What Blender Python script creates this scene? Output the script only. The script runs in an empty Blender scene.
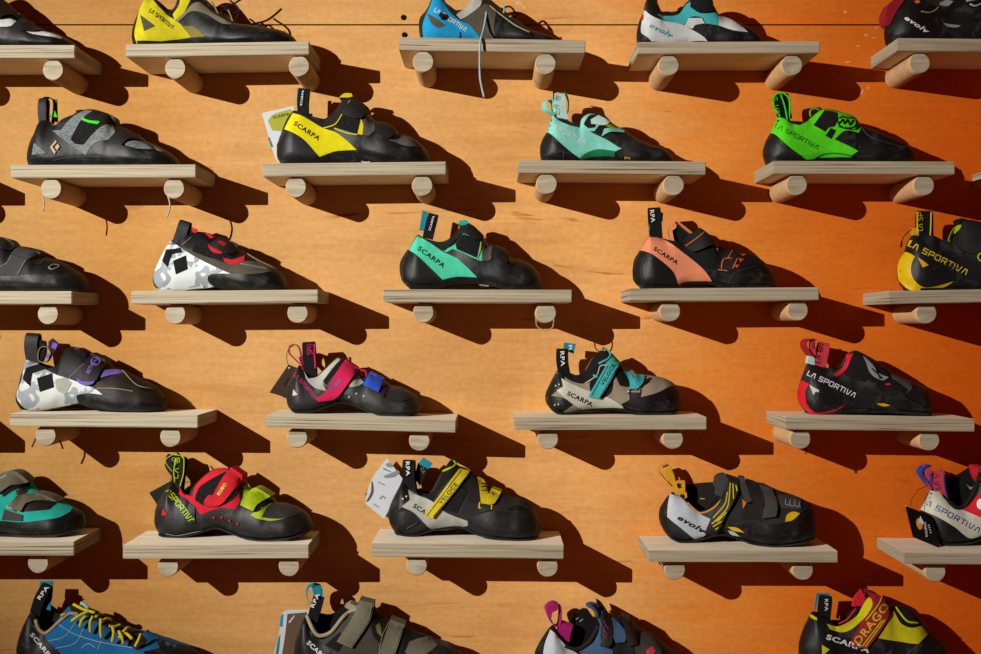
import bpy, bmesh, math
from mathutils import Vector, Matrix, Euler
from mathutils.geometry import delaunay_2d_cdt

SC = bpy.context.scene
COL = SC.collection
F = 1014.0           # focal length in pixels of a 981 x 654 frame
EYE = 1.5
DEPTH = 0.11         # shelf depth, wall surface at y = 0
CAMY = -1.67
CAM = Vector((0, CAMY, EYE))
CX, CY = 490.5, 327.0

def hexc(h):
    h = h.lstrip('#')
    out = []
    for i in (0, 2, 4):
        c = int(h[i:i+2], 16) / 255
        out.append(c / 12.92 if c <= .04045 else ((c + .055) / 1.055) ** 2.4)
    return (*out, 1)

def at(px, py, y):
    """world point seen at photo pixel px,py in the vertical plane y"""
    d = y - CAMY
    return Vector(((px - CX) / F * d, y, EYE - (py - CY) / F * d))

# ------------------------------------------------------------ materials
MATS = {}
GAIN = .64
def nodes(name):
    m = bpy.data.materials.new(name); m.use_nodes = True
    nt = m.node_tree
    return m, nt, nt.nodes['Principled BSDF']

def ramp(nt, fac, stops):
    r = nt.nodes.new('ShaderNodeValToRGB')
    els = r.color_ramp.elements
    while len(els) < len(stops): els.new(.5)
    for e, (p, c) in zip(els, stops):
        e.position = p; e.color = c
    nt.links.new(fac, r.inputs[0])
    return r.outputs[0]

def noise(nt, vec, scale, detail=4, rough=.55, dist=0):
    n = nt.nodes.new('ShaderNodeTexNoise')
    n.inputs['Scale'].default_value = scale; n.inputs['Detail'].default_value = detail
    n.inputs['Roughness'].default_value = rough; n.inputs['Distortion'].default_value = dist
    nt.links.new(vec, n.inputs['Vector'])
    return n.outputs['Fac']

def mapped(nt, sc=(1, 1, 1), src='Object'):
    tc = nt.nodes.new('ShaderNodeTexCoord'); mp = nt.nodes.new('ShaderNodeMapping')
    mp.inputs['Scale'].default_value = sc
    nt.links.new(tc.outputs[src], mp.inputs['Vector'])
    return mp.outputs[0]

def bump(nt, bs, h, st, dist=.001):
    b = nt.nodes.new('ShaderNodeBump'); b.inputs['Strength'].default_value = st
    b.inputs['Distance'].default_value = dist
    nt.links.new(h, b.inputs['Height']); nt.links.new(b.outputs[0], bs.inputs['Normal'])

def mixc(nt, fac, a, b, mode='MIX'):
    m = nt.nodes.new('ShaderNodeMix'); m.data_type = 'RGBA'; m.blend_type = mode
    for s, v in ((m.inputs[0], fac), (m.inputs[6], a), (m.inputs[7], b)):
        if hasattr(v, 'links') or isinstance(v, bpy.types.NodeSocket): nt.links.new(v, s)
        else: s.default_value = v
    return m.outputs[2]

def mat(name, color=None, kind='rubber', rough=None):
    if name in MATS: return MATS[name]
    m, nt, bs = nodes(name)
    bs.inputs['Specular IOR Level'].default_value = .2
    c = hexc(color); lum = .3 * c[0] + .6 * c[1] + .1 * c[2]
    g = GAIN * (.52 + .48 * max(0, min(1, (lum - .02) / .10)))
    c = tuple(x * g for x in c[:3]) + (1,)
    v = mapped(nt)
    if kind == 'rubber':          # dusty rubber: chalky scuffs over a dark base
        n = noise(nt, v, 38, 6, .62, .6)
        dust = tuple(min(1, x * 1.0 + .035) for x in c[:3]) + (1,)
        nt.links.new(ramp(nt, n, [(.3, tuple(x * .75 for x in c[:3]) + (1,)), (.55, c), (.8, dust)]), bs.inputs['Base Color'])
        bs.inputs['Roughness'].default_value = rough or .5
        n2 = noise(nt, v, 55, 3)
        bump(nt, bs, n2, .35, .002)
        bs.inputs['Specular IOR Level'].default_value = .22
    elif kind == 'leather':
        n = noise(nt, v, 60, 5, .6)
        nt.links.new(ramp(nt, n, [(.3, tuple(x * .72 for x in c[:3]) + (1,)), (.7, tuple(min(1, x * 1.2) for x in c[:3]) + (1,))]), bs.inputs['Base Color'])
        bs.inputs['Roughness'].default_value = rough or .6
        n2 = noise(nt, v, 160, 4)
        bump(nt, bs, n2, .4, .001)
    elif kind == 'suede':
        n = noise(nt, v, 90, 7, .7)
        n3 = noise(nt, v, 18, 3, .5)
        a = mixc(nt, n, tuple(x * .7 for x in c[:3]) + (1,), tuple(min(1, x * 1.25) for x in c[:3]) + (1,))
        b = ramp(nt, n3, [(.3, (.75, .75, .75, 1)), (.7, (1.1, 1.1, 1.1, 1))])
        nt.links.new(mixc(nt, 1.0, a, b, 'MULTIPLY'), bs.inputs['Base Color'])
        bs.inputs['Roughness'].default_value = .9
        bump(nt, bs, n, .6, .0015)
    elif kind == 'fabric':
        w = nt.nodes.new('ShaderNodeTexWave'); w.inputs['Scale'].default_value = 260
        w.inputs['Distortion'].default_value = 1.5
        nt.links.new(v, w.inputs['Vector'])
        n = noise(nt, v, 45, 4)
        a = mixc(nt, n, tuple(x * .75 for x in c[:3]) + (1,), tuple(min(1, x * 1.2) for x in c[:3]) + (1,))
        nt.links.new(a, bs.inputs['Base Color'])
        bs.inputs['Roughness'].default_value = .85
        bump(nt, bs, w.outputs['Fac'], .35, .0006)
    elif kind == 'camo':
        n = noise(nt, mapped(nt, (1, .2, 1.1)), 42, 1.2, .4, 1.1)
        nt.links.new(ramp(nt, n, [(0, hexc('6f787c')), (.485, hexc('7a8286')), (.50, c), (1, c)]), bs.inputs['Base Color'])
        bs.inputs['Roughness'].default_value = .5
    elif kind == 'heather':       # grey knit with dark horizontal flecks
        n = noise(nt, mapped(nt, (30, 30, 140)), 6, 5, .7)
        nt.links.new(ramp(nt, n, [(.38, hexc('2c3133')), (.52, c), (.8, tuple(min(1, x * 1.25) for x in c[:3]) + (1,))]), bs.inputs['Base Color'])
        bs.inputs['Roughness'].default_value = .9
    elif kind == 'velcro':
        n = noise(nt, v, 420, 2, .8)
        nt.links.new(ramp(nt, n, [(.45, c), (.8, tuple(min(1, x + .015) for x in c[:3]) + (1,))]), bs.inputs['Base Color'])
        bs.inputs['Roughness'].default_value = .95
        bump(nt, bs, n, .8, .002)
    elif kind == 'plain':
        nt.links.new(mixc(nt, noise(nt, v, 70), tuple(x * .88 for x in c[:3]) + (1,), c), bs.inputs['Base Color'])
        bs.inputs['Roughness'].default_value = rough or .45
    elif kind == 'metal':
        bs.inputs['Base Color'].default_value = c; bs.inputs['Metallic'].default_value = 1
        bs.inputs['Roughness'].default_value = rough or .35
    MATS[name] = m
    return m

# ------------------------------------------------------------ object helpers
def link(name, verts, faces, material, parent=None, smooth=True, sharp=None, mats=None, fmat=None):
    me = bpy.data.meshes.new(name)
    me.from_pydata([tuple(v) for v in verts], [], faces)
    if mats:
        for mm in mats: me.materials.append(mm)
        for p, i in zip(me.polygons, fmat): p.material_index = i
    elif material: me.materials.append(material)
    for p in me.polygons: p.use_smooth = smooth
    me.validate(); me.update()
    if smooth and sharp is not None:
        try: me.set_sharp_from_angle(angle=math.radians(sharp))
        except Exception: pass
    o = bpy.data.objects.new(name, me); COL.objects.link(o)
    if parent: o.parent = parent
    return o

def tag(o, label=None, cat=None, group=None, kind=None):
    if label: o['label'] = label
    if cat: o['category'] = cat
    if group: o['group'] = group
    if kind: o['kind'] = kind
    return o

def empty(name, loc, rot=(0, 0, 0)):
    o = bpy.data.objects.new(name, None); COL.objects.link(o)
    o.location = loc; o.rotation_euler = rot; o.empty_display_size = .02
    return o

def catmull(pts, closed, step, corner=55):
    """smooth a polyline through its points, keeping sharp corners"""
    n = len(pts); out = []
    P = [Vector(p) for p in pts]
    def ang(i):
        if not closed and (i <= 0 or i >= n - 1): return True
        a = P[i] - P[i-1]; b = P[(i+1) % n] - P[i]
        if a.length < 1e-9 or b.length < 1e-9: return True
        return a.angle(b) > math.radians(corner)
    segs = n if closed else n - 1
    for i in range(segs):
        p1 = P[i]; p2 = P[(i+1) % n]
        p0 = p1 * 2 - p2 if ang(i) else P[i-1]
        p3 = p2 * 2 - p1 if ang((i+1) % n) else P[(i+2) % n]
        L = (p2 - p1).length
        # centripetal-ish: limit the tangents by the segment length
        t1 = (p2 - p0); t2 = (p3 - p1)
        if t1.length > 0: t1 = t1.normalized() * L * .9
        if t2.length > 0: t2 = t2.normalized() * L * .9
        k = max(1, int(L / step + .5))
        for j in range(k):
            t = j / k
            h00 = 2*t**3 - 3*t**2 + 1; h10 = t**3 - 2*t**2 + t
            h01 = -2*t**3 + 3*t**2; h11 = t**3 - t**2
            out.append(p1 * h00 + t1 * h10 + p2 * h01 + t2 * h11)
    if not closed: out.append(P[-1])
    return out

def inside(p, poly):
    x, y = p; c = False; n = len(poly)
    for i in range(n):
        x1, y1 = poly[i]; x2, y2 = poly[i-1]
        if (y1 > y) != (y2 > y) and x < (x2 - x1) * (y - y1) / (y2 - y1) + x1: c = not c
    return c

def fill(poly, step):
    """triangulated fill of a closed 2D polygon with interior points; returns verts, tris, boundary loop"""
    poly = [Vector((p[0], p[1])) for p in poly]
    xs = [p.x for p in poly]; ys = [p.y for p in poly]
    pts = list(poly); n = len(poly)
    x = min(xs) + step * .5
    row = 0
    while x < max(xs):
        y = min(ys) + step * (.25 if row % 2 else .75)
        while y < max(ys):
            if inside((x, y), poly):
                if min((p - Vector((x, y))).length for p in poly) > step * .45: pts.append(Vector((x, y)))
            y += step
        x += step * .87; row += 1
    v, e, f, ov, oe, of = delaunay_2d_cdt(pts, [(i, (i+1) % n) for i in range(n)], [], 1, 1e-7)
    tris = []
    for t in f:
        a, b, c = (v[i] for i in t[:3])
        area = (b.x-a.x)*(c.y-a.y) - (b.y-a.y)*(c.x-a.x)
        cen = ((a.x+b.x+c.x)/3, (a.y+b.y+c.y)/3)
        if abs(area) < 1e-12 or not inside(cen, poly): continue
        tris.append(tuple(t) if area > 0 else tuple(reversed(t)))
    # boundary edges
    cnt = {}
    for t in tris:
        for i in range(3):
            k = (t[i], t[(i+1) % 3]); cnt[k] = cnt.get(k, 0) + 1
    bd = [k for k in cnt if (k[1], k[0]) not in cnt]
    return v, tris, bd

def tube(pts, r, seg=8, verts=None, faces=None, taper=None):
    verts = [] if verts is None else verts; faces = [] if faces is None else faces
    n = len(pts); base = len(verts)
    up = Vector((0, 1, 0))
    for i, p in enumerate(pts):
        d = (pts[min(i+1, n-1)] - pts[max(i-1, 0)])
        d = d.normalized() if d.length > 1e-9 else Vector((1, 0, 0))
        a = d.cross(up)
        if a.length < .05: a = d.cross(Vector((1, 0, 0)))
        a.normalize(); b = d.cross(a).normalized()
        rr = r if taper is None else r * taper(i / max(1, n-1))
        for k in range(seg):
            t = 2 * math.pi * k / seg
            verts.append(p + a * math.cos(t) * rr + b * math.sin(t) * rr)
    for i in range(n-1):
        for k in range(seg):
            a0 = base + i*seg + k; a1 = base + i*seg + (k+1) % seg
            faces.append((a0, a1, a1 + seg, a0 + seg))
    faces.append(tuple(base + k for k in reversed(range(seg))))
    faces.append(tuple(base + (n-1)*seg + k for k in range(seg)))
    return verts, faces

def lerp_table(tab, u):
    if u <= tab[0][0]: return tab[0][1]
    for (a, va), (b, vb) in zip(tab, tab[1:]):
        if u <= b:
            t = (u - a) / (b - a); t = t*t*(3 - 2*t)
            return va + (vb - va) * t
    return tab[-1][1]

def sstep(a, b, x):
    t = max(0, min(1, (x - a) / (b - a))); return t*t*(3 - 2*t)

PROF = [(0, .030), (.15, .033), (.36, .031), (.55, .038), (.73, .0445), (.86, .041), (1, .033)]

# stroke lettering used for the angular shoe wordmark
STROKE = {
 'L': (.62, [[(0, 1), (0, 0), (.55, 0)]]),
 'A': (.85, [[(0, 0), (.28, .95), (.62, .95), (.75, 0)]]),
 'S': (.9, [[(.8, 1), (.05, 1), (.02, .52), (.78, .5), (.75, 0), (0, 0)]]),
 'P': (.9, [[(0, 0), (0, 1), (.78, 1), (.78, .42), (.1, .42)]]),
 'O': (.95, [[(.1, 0), (0, .15), (0, .85), (.1, 1), (.75, 1), (.82, .85), (.82, .15), (.72, 0), (.1, 0)]]),
 'R': (.9, [[(0, 0), (0, 1), (.78, 1), (.78, .45), (.15, .45)], [(.4, .45), (.78, 0)]]),
 'T': (.85, [[(0, 1), (.8, 1)], [(.4, 1), (.4, 0)]]),
 'I': (.22, [[(0, 1), (0, 0)]]),
 'V': (.85, [[(0, 1), (.12, 0), (.45, 0), (.75, 1)]]),
 ' ': (.35, []),
}

def font_mesh(txt, bold=.02, shear=0):
    cu = bpy.data.curves.new('lettering', 'FONT'); cu.body = txt; cu.offset = bold * .55; cu.shear = shear; cu.space_character = 1.12
    cu.resolution_u = 3
    o = bpy.data.objects.new('lettering', cu); COL.objects.link(o)
    dg = bpy.context.evaluated_depsgraph_get(); dg.update()
    me = o.evaluated_get(dg).to_mesh()
    v = [(p.co.x, p.co.y) for p in me.vertices]
    bm = bmesh.new(); bm.from_mesh(me)
    bmesh.ops.triangulate(bm, faces=bm.faces)
    f = [tuple(x.index for x in fc.verts) for fc in bm.faces]
    bm.free(); o.evaluated_get(dg).to_mesh_clear()
    bpy.data.objects.remove(o); bpy.data.curves.remove(cu)
    xs = [p[0] for p in v]; w0, w1 = min(xs), max(xs)
    return [((x - w0) / (w1 - w0), y / .69) for x, y in v], f

# ------------------------------------------------------------ a shoe
class Shoe:
    S = 5.45
    def __init__(s, label, shelf, o, top, bot, base, collar=None, yaw=0, dy=None, cat='climbing shoe', group=None, inner='lining_black', width=1.0):
        s.o = o; s.shelf = shelf
        xs = [p[0] for p in top]
        cxpx = o[0] + (min(xs) + max(xs)) / 2 / s.S
        y0 = -DEPTH / 2 + (dy if dy is not None else .010 if o[1] > 300 else 0)
        X = (cxpx - CX) / F * (y0 - CAMY)
        Z = shelf['z'](X)
        s.root = empty('climbing_shoe', (X, y0, Z), (0, -math.atan(shelf['m']), -math.radians(yaw)))
        tag(s.root, label, cat, group or 'climbing shoes on the display wall')
        bpy.context.view_layer.update()
        s.M = Matrix.LocRotScale(Vector((X, y0, Z)), Euler((0, -math.atan(shelf['m']), -math.radians(yaw))), None)
        s.Mi = s.M.inverted()
        s.cam = s.Mi @ CAM
        s.R = s.Mi.to_3x3()
        s.a = s.b = 0; s.k = 0; s.straps = []; s.objs = []; s.tabo = None
        T = [s.raw(p, 0) for p in top]
        x0 = min(t[0] for t in T); x1 = max(t[0] for t in T); L = x1 - x0
        B = []
        for p in bot:
            q = s.raw(p, 0); u = (q[0] - x0) / L
            w = min(sstep(0, .12, u), sstep(1, .88, u))
            B.append(s.raw(p, -.018 * w))
        h = min((b for b in B if b[0] < x0 + .45*L), key=lambda b: b[1])
        t = min((b for b in B if b[0] > x0 + .55*L), key=lambda b: b[1])
        s.b = (t[1] - h[1]) / (t[0] - h[0]); s.a = h[1] - s.b * h[0]
        fixp = lambda p: (p[0], p[1] - s.a - s.b * p[0])
        T = [fixp(p) for p in T]; B = [(p[0], max(0.0, p[1] - s.a - s.b*p[0])) for p in B]
        poly = catmull(T, False, .002) + catmull(B, False, .003)[::-1]
        poly = [Vector((p[0], max(0.0, p[1]))) for p in poly]
        x0 = min(p.x for p in poly); x1 = max(p.x for p in poly)
        s.x0, s.x1, s.L = x0, x1, x1 - x0
        N = 110
        s.X = []; s.T = []; s.B = []
        for i in range(N):
            t = i / (N-1); u = .5 - .5 * math.cos(math.pi * t)
            u = .35 * u + .65 * t
            x = x0 + .0006 + (s.L - .0012) * u
            zs = []
            for j in range(len(poly)):
                p, q = poly[j-1], poly[j]
                if (p.x - x) * (q.x - x) <= 0 and abs(p.x - q.x) > 1e-9:
                    zs.append(p.y + (q.y - p.y) * (x - p.x) / (q.x - p.x))
            if not zs: zs = [s.B[-1] if s.B else .01, s.T[-1] if s.T else .012]
            s.X.append(x); s.T.append(max(zs)); s.B.append(min(zs))
        s.T = [s.T[0]] + [(s.T[i-1] + 2*s.T[i] + s.T[i+1]) / 4 for i in range(1, N-1)] + [s.T[-1]]
        s.col = None
        if collar:
            s.col = (s.raw((collar[0], 0), 0)[0], s.raw((collar[1], 0), 0)[0])
        s.wk = width * (s.L / .245) ** .6
        s.body(base, inner)

    def raw(s, p, c):
        px = s.o[0] + p[0] / s.S; py = s.o[1] + p[1] / s.S
        d = s.R @ Vector(((px - CX) / F, 1, -(py - CY) / F))
        t = (c - s.cam.y) / d.y
        q = s.cam + d * t
        return (q.x, q.z - s.a - s.b * q.x)

    def tab(s, x):
        i = 0; X = s.X
        if x <= X[0]: return s.T[0], s.B[0]
        if x >= X[-1]: return s.T[-1], s.B[-1]
        lo, hi = 0, len(X) - 1
        while hi - lo > 1:
            m = (lo + hi) // 2
            if X[m] <= x: lo = m
            else: hi = m
        t = (x - X[lo]) / (X[hi] - X[lo])
        return s.T[lo] + (s.T[hi] - s.T[lo]) * t, s.B[lo] + (s.B[hi] - s.B[lo]) * t

    def W(s, x):
        u = max(0, min(1, (x - s.x0) / s.L))
        a = min(u / .13, 1); b = min((1 - u) / .15, 1)
        cap = math.sqrt(max(0, 1 - (1-a)**2)) * math.sqrt(max(0, 1 - (1-b)**2))
        return lerp_table(PROF, u) * cap * s.wk

    def cc(s, x):
        if not s.col: return 0
        a, b = s.col
        return sstep(a - .004, a + .012, x) * sstep(b + .010, b - .012, x)

    def Y(s, x, z):
        T, B = s.tab(x); w = s.W(x); c = s.cc(x); a = .24
        t = max(0, min(1, (z - B) / max(1e-6, T - B)))
        if t < a: return w * (.66 + .34 * math.sin(math.pi / 2 * t / a))
        q = (t - a) / (1 - a)
        return w * ((1 - c) * max(0, 1 - q**2.3) ** .6 + c * (1 - .42 * q*q))

    def body(s, base, inner):
        NV = 26; NI = 8
        ring = []; verts = []; faces = []; fm = []
        NS = len(s.X)
        for x, T, B in zip(s.X, s.T, s.B):
            r = [(0, B)]
            w = s.W(x); c = s.cc(x)
            r.append((w * .4, B))
            for j in range(NV + 1):
                t = j / NV
                t = t if t < .24 else .24 + .76 * math.sin(math.pi/2 * (t - .24) / .76)
                z = B + t * (T - B)
                r.append((s.Y(x, z), z))
            yr = r[-1][0]
            for j in range(1, NI + 1):
                q = j / NI
                z = T - c * (T - B) * .62 * math.sin(math.pi/2 * min(1, q * 1.35))
                r.append((yr * (1 - q) if c < .01 else yr * (1 - max(0, q - .12) / .88), z))
            ring.append(r)
        K = len(ring[0])
        for r in ring:
            for y, z in r: verts.append(Vector((0, -y, z)))
            for y, z in r: verts.append(Vector((0, y, z)))
        for i, x in enumerate(s.X):
            for j in range(2*K): verts[i*2*K + j].x = x
        lin = []
        for i in range(NS - 1):
            for side in (0, 1):
                for j in range(K - 1):
                    a = i*2*K + side*K + j; b = a + 2*K
                    f = (a, b, b + 1, a + 1) if side == 0 else (a, a + 1, b + 1, b)
                    isin = j >= K - 1 - NI and s.cc((s.X[i] + s.X[i+1]) / 2) > .25
                    (lin if isin else faces).append(f)
        for i in (0, NS - 1):
            b0 = i*2*K
            lp = [b0 + j for j in range(K)] + [b0 + K + j for j in reversed(range(K))]
            faces.append(tuple(lp if i else reversed(lp)))
        o = link('upper', verts, faces, mat(base), s.root, True)
        s.clean(o)
        if lin:
            o = link('lining', verts, lin, mat(inner), s.root, True); s.clean(o)

    def clean(s, o):
        bm = bmesh.new(); bm.from_mesh(o.data)
        bmesh.ops.remove_doubles(bm, verts=bm.verts, dist=.00005)
        bmesh.ops.delete(bm, geom=[v for v in bm.verts if not v.link_faces], context='VERTS')
        bmesh.ops.recalc_face_normals(bm, faces=bm.faces)
        bm.to_mesh(o.data); bm.free()

    def bulge(s, x, z):
        u = (x - s.x0) / s.L
        T, B = s.tab(x); q = (z - B) / max(1e-6, T - B)
        return .0010 * (1 - sstep(0, .10, u)) + .0010 * (1 - sstep(1, .92, u)) + .0010 * sstep(.7, 1, q) * (1 - s.cc(x))

    def surf(s, x, z, off):
        """height of the outermost layer, straps included"""
        y0 = s.Y(x, z); bl = s.bulge(x, z); y = y0 + bl + .0005
        s.hit = None
        for k_, (poly, th, so, xa, xb, za, zb) in enumerate(s.straps):
            if xa <= x <= xb and za <= z <= zb and inside((x, z), poly):
                s.hit = s.objs[k_]
                y = max(y, (max(y0, .006) if th else y0) + bl + so + .0004)
        return y

    def ontop(s, p, off):
        c = 0
        for _ in range(4):
            x, z = s.raw(p, -c)
            c = c * .25 + s.surf(x, z, off) * .75
        x, z = s.raw(p, -c)
        return Vector((x, -s.surf(x, z, off), z))

    def on(s, p, off=0, thru=False):
        """photo point -> local (x, -y, z) on the near side of the shoe"""
        c = 0
        for _ in range(5):
            x, z = s.raw(p, -c); y = s.Y(x, z)
            if thru: y = max(y, .006)
            c = c * .35 + (y + off) * .65
        x, z = s.raw(p, -c)
        return x, z

    def off(s):
        s.k += 1; return .0006 + .00015 * s.k

    # patch hugging the surface; thru = a strap that wraps over the top to the far side
    def p(s, name, m, pts, thru=False, lift=0, label=None, step=.003, local=False):
        off = s.off() + lift + (.0038 if thru else 0)
        P = pts if local else [s.on(q, off, thru) for q in pts]
        if not local:
            P = [(x - .0014 if x < s.x0 + .004 else x + .001 if x > s.x1 - .004 else x, z) for x, z in P]
        poly = catmull([Vector(q) for q in P], True, .0025)
        v, tris, bd = fill(poly, step)
        n = len(v); V = []; Fc = []
        T = [s.tab(q.x) for q in v]
        ys = []
        for q in v:
            y = s.Y(q.x, q.y)
            if thru: y = max(y, .006)
            ys.append(y + off + s.bulge(q.x, q.y))
        pl = [(q.x, q.y) for q in poly]
        s.straps.append((pl, thru, off, min(q[0] for q in pl), max(q[0] for q in pl), min(q[1] for q in pl), max(q[1] for q in pl)))
        s.objs.append(None)
        for q, y in zip(v, ys): V.append(Vector((q.x, -y, q.y)))
        if thru:
            for q, y in zip(v, ys): V.append(Vector((q.x, y, q.y)))
            Fc += [t for t in tris] + [tuple(i + n for i in reversed(t)) for t in tris]
            for a, b in bd: Fc.append((b, a, a + n, b + n))
        else:
            for sg in (-1,):
                base = len(V) if sg == 1 else 0
                if sg == 1:
                    for q, y in zip(v, ys): V.append(Vector((q.x, y, q.y)))
                Fc += [tuple(i + base for i in (t if sg < 0 else reversed(t))) for t in tris]
                used = {}
                for a, b in bd:
                    for i in (a, b):
                        if i not in used:
                            used[i] = len(V)
                            q = V[base + i]
                            V.append(Vector((q.x, q.y - sg * min(.0035, abs(q.y)), q.z)))
                    f = (base + b, base + a, used[a], used[b])
                    Fc.append(f if sg < 0 else tuple(reversed(f)))
        o = link(name, V, Fc, mat(m), s.root, True, 50)
        if label: o['label'] = label
        s.objs[-1] = o
        return o

    # flat cut-out piece standing at depth c (metres, minus is nearer) with real thickness
    def f(s, name, m, pts, c=0, th=.002, label=None, parent=None):
        poly = catmull([Vector(s.raw(q, c)) for q in pts], True, .003, 40)
        v, tris, bd = fill(poly, .008)
        n = len(v)
        V = [Vector((q.x, c - th/2, q.y)) for q in v] + [Vector((q.x, c + th/2, q.y)) for q in v]
        Fc = list(tris) + [tuple(i + n for i in reversed(t)) for t in tris] + [(b, a, a + n, b + n) for a, b in bd]
        o = link(name, V, Fc, mat(m), parent or s.root, True, 40)
        if label: o['label'] = label
        return o

    # raised stitching / piping line lying on the surface
    def l(s, name, m, pts, r=.0007, c=None, closed=False, label=None, parent=None, off=None):
        off = s.off() if off is None else off
        P = catmull([Vector(q) for q in pts], closed, 8, 70)
        if closed: P.append(P[0])
        V = []
        for q in P:
            if c is None:
                x, y, z = s.ontop(q, off)
            else:
                cc = c; x, z = s.raw(q, cc); y = cc
            V.append(Vector((x, y, z)))
        v, f = tube(V, r, 6)
        if c is not None and s.tabo: parent = s.tabo; name = 'edge_piping'
        o = link(name, v, f, mat(m), parent or s.root, True)
        if label: o['label'] = label
        return o

    def lines(s, name, m, polys, r=.0007, label=None):
        off = s.off(); v = []; f = []
        for pts in polys:
            V = []
            for q in catmull([Vector(q) for q in pts], False, 8, 70):
                V.append(s.ontop(q, off))
            tube(V, r, 6, v, f)
        par = s.root
        if name in ('strap_trim', 'chevrons', 'emblem'):
            q = polys[0]; s.ontop(((q[0][0] + q[-1][0]) / 2, (q[0][1] + q[-1][1]) / 2), off); par = s.hit or s.root
        o = link(name, v, f, mat(m), par, True)
        if label: o['label'] = label
        return o

    # lace: tube through free points (px, py, c)
    def cord(s, name, m, pts, r=.0014, label=None, parent=None):
        V = []
        for q in catmull([Vector(q) for q in pts], False, 7, 170):
            x, z = s.raw((q.x, q.y), q.z / 1000); V.append(Vector((x, q.z / 1000, z)))
        v, f = tube(V, r, 8)
        return link(name, v, f, mat(m), parent or s.root, True)

    # pull tab: a webbing ribbon folded over into a loop, broad side to the viewer
    def pull(s, m, pts, w, h=.006, th=.0012, label=None):
        P = catmull([Vector((*q, 0)) for q in pts], False, 10, 80)
        n = len(P); wm = w / s.S / F * 1.6 / 2
        path = []
        for i, q in enumerate(P):
            t = i / (n - 1); path.append((q, -h * math.sqrt(max(0, 1 - t**5)) * (.55 + .45 * t)))
        path += [(q, -y) for q, y in reversed(path[:-1])]
        loc = []
        for q, y in path:
            x, z = s.raw((q.x, q.y), 0); loc.append(Vector((x, y, z)))
        V = []; Fc = []; N = len(loc)
        for i, q in enumerate(loc):
            j = i if i < n else 2*(n-1) - i
            a = loc[max(0, j-1)]; b = loc[min(n-1, j+1)]
            d = Vector((b.x - a.x, 0, b.z - a.z)); d.normalize()
            sd = Vector((d.z, 0, -d.x))
            tn = loc[min(N-1, i+1)] - loc[max(0, i-1)]; tn.normalize()
            nr = tn.cross(sd).normalized() * th / 2
            V += [q - sd * wm + nr, q + sd * wm + nr, q + sd * wm - nr, q - sd * wm - nr]
        for i in range(N - 1):
            for k in range(4):
                a = i*4 + k; b = i*4 + (k+1) % 4
                Fc.append((a, b, b + 4, a + 4))
        Fc += [(0, 3, 2, 1), (N*4-4, N*4-3, N*4-2, N*4-1)]
        o = link('pull_tab', V, Fc, mat(m), s.root, True, 35); s.clean(o); s.tabo = o
        if label: o['label'] = label
        return o

    # ribbon loop seen edge-on: closed path in the picture plane, width across the shoe
    def loop(s, m, pts, width=.012, th=.0012, c=0, name='pull_tab', closed=True, tilt=0.0):
        P = catmull([Vector(q) for q in pts], closed, 8, 100)
        loc = [s.raw(q, c) for q in P]; N = len(loc)
        V = []; Fc = []
        for i, q in enumerate(loc):
            a = loc[i-1] if (closed or i) else loc[0]; b = loc[(i+1) % N] if (closed or i < N-1) else loc[-1]
            d = Vector((b[0] - a[0], b[1] - a[1])); d.normalize(); nx, nz = d.y * th/2, -d.x * th/2
            for sx, yy in ((1, -width/2), (1, width/2), (-1, width/2), (-1, -width/2)):
                tl = tilt * (1 if yy < 0 else -1)
                V.append(Vector((q[0] + nx*sx + tl, c + yy, q[1] + nz*sx)))
        for i in range(N if closed else N - 1):
            for k in range(4):
                a = i*4 + k; b = i*4 + (k+1) % 4; j = ((i+1) % N)*4
                Fc.append((a, b, j + (k+1) % 4, j + k))
        o = link(name, V, Fc, mat(m), s.root, True, 35); s.clean(o)
        return o

    # lettering printed on the shoe: baseline from p0 to p1, letter height h (photo crop units)
    def t(s, txt, m, p0, p1, h, style='sans', c=None, bold=.02, shear=0, wt=.16, name='lettering', parent=None, bend=0):
        off = s.off() + .0005
        p0 = Vector(p0); p1 = Vector(p1); d = p1 - p0; L = d.length; d.normalize(); up = Vector((d.y, -d.x))
        if style == 'stroke':
            tot = sum(STROKE[ch][0] + .28 for ch in txt) - .28
            v = []; f = []; x = 0
            asp = (L / h) / tot
            for ch in txt:
                wd, strokes = STROKE[ch]
                for st in strokes:
                    for a, b in zip(st, st[1:]):
                        A = Vector(((x + a[0]) * asp, a[1])); Bv = Vector(((x + b[0]) * asp, b[1]))
                        dd = (Bv - A); dd.normalize(); nn = Vector((-dd.y, dd.x)) * wt / 2; ee = dd * wt * .4
                        k = max(1, int((Bv - A).length / .5))
                        q0 = A - ee; q1 = Bv + ee
                        for j in range(k):
                            s0 = q0.lerp(q1, j / k); s1 = q0.lerp(q1, (j+1) / k)
                            b0 = len(v)
                            v += [s0 - nn, s1 - nn, s1 + nn, s0 + nn]; f.append((b0, b0+1, b0+2, b0+3))
                x += wd + .28
            v = [(q[0] / (L / h), q[1]) for q in v]
        else:
            v, f = font_mesh(txt, bold, shear)
        if parent is None:
            if c is None:
                s.ontop(p0 + (p1 - p0) * .5 + up * h * .5, off); parent = s.hit
            else: parent = s.tabo
        V = []
        for x, y in v:
            bb = bend * 4 * x * (1 - x)
            q = p0 + d * (x * L) + up * (y * h + bb)
            if c is None:
                V.append(s.ontop(q, off))
            else:
                lx, lz = s.raw(q, c); V.append(Vector((lx, c, lz)))
        return link(name, V, f, mat(m), parent or s.root, False)

    def dot(s, name, m, x, y, r, ry=None, label=None):
        ry = ry or r
        return s.p(name, m, [(x + r*math.cos(a*math.pi/4), y + ry*math.sin(a*math.pi/4)) for a in range(8)], label=label)

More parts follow.
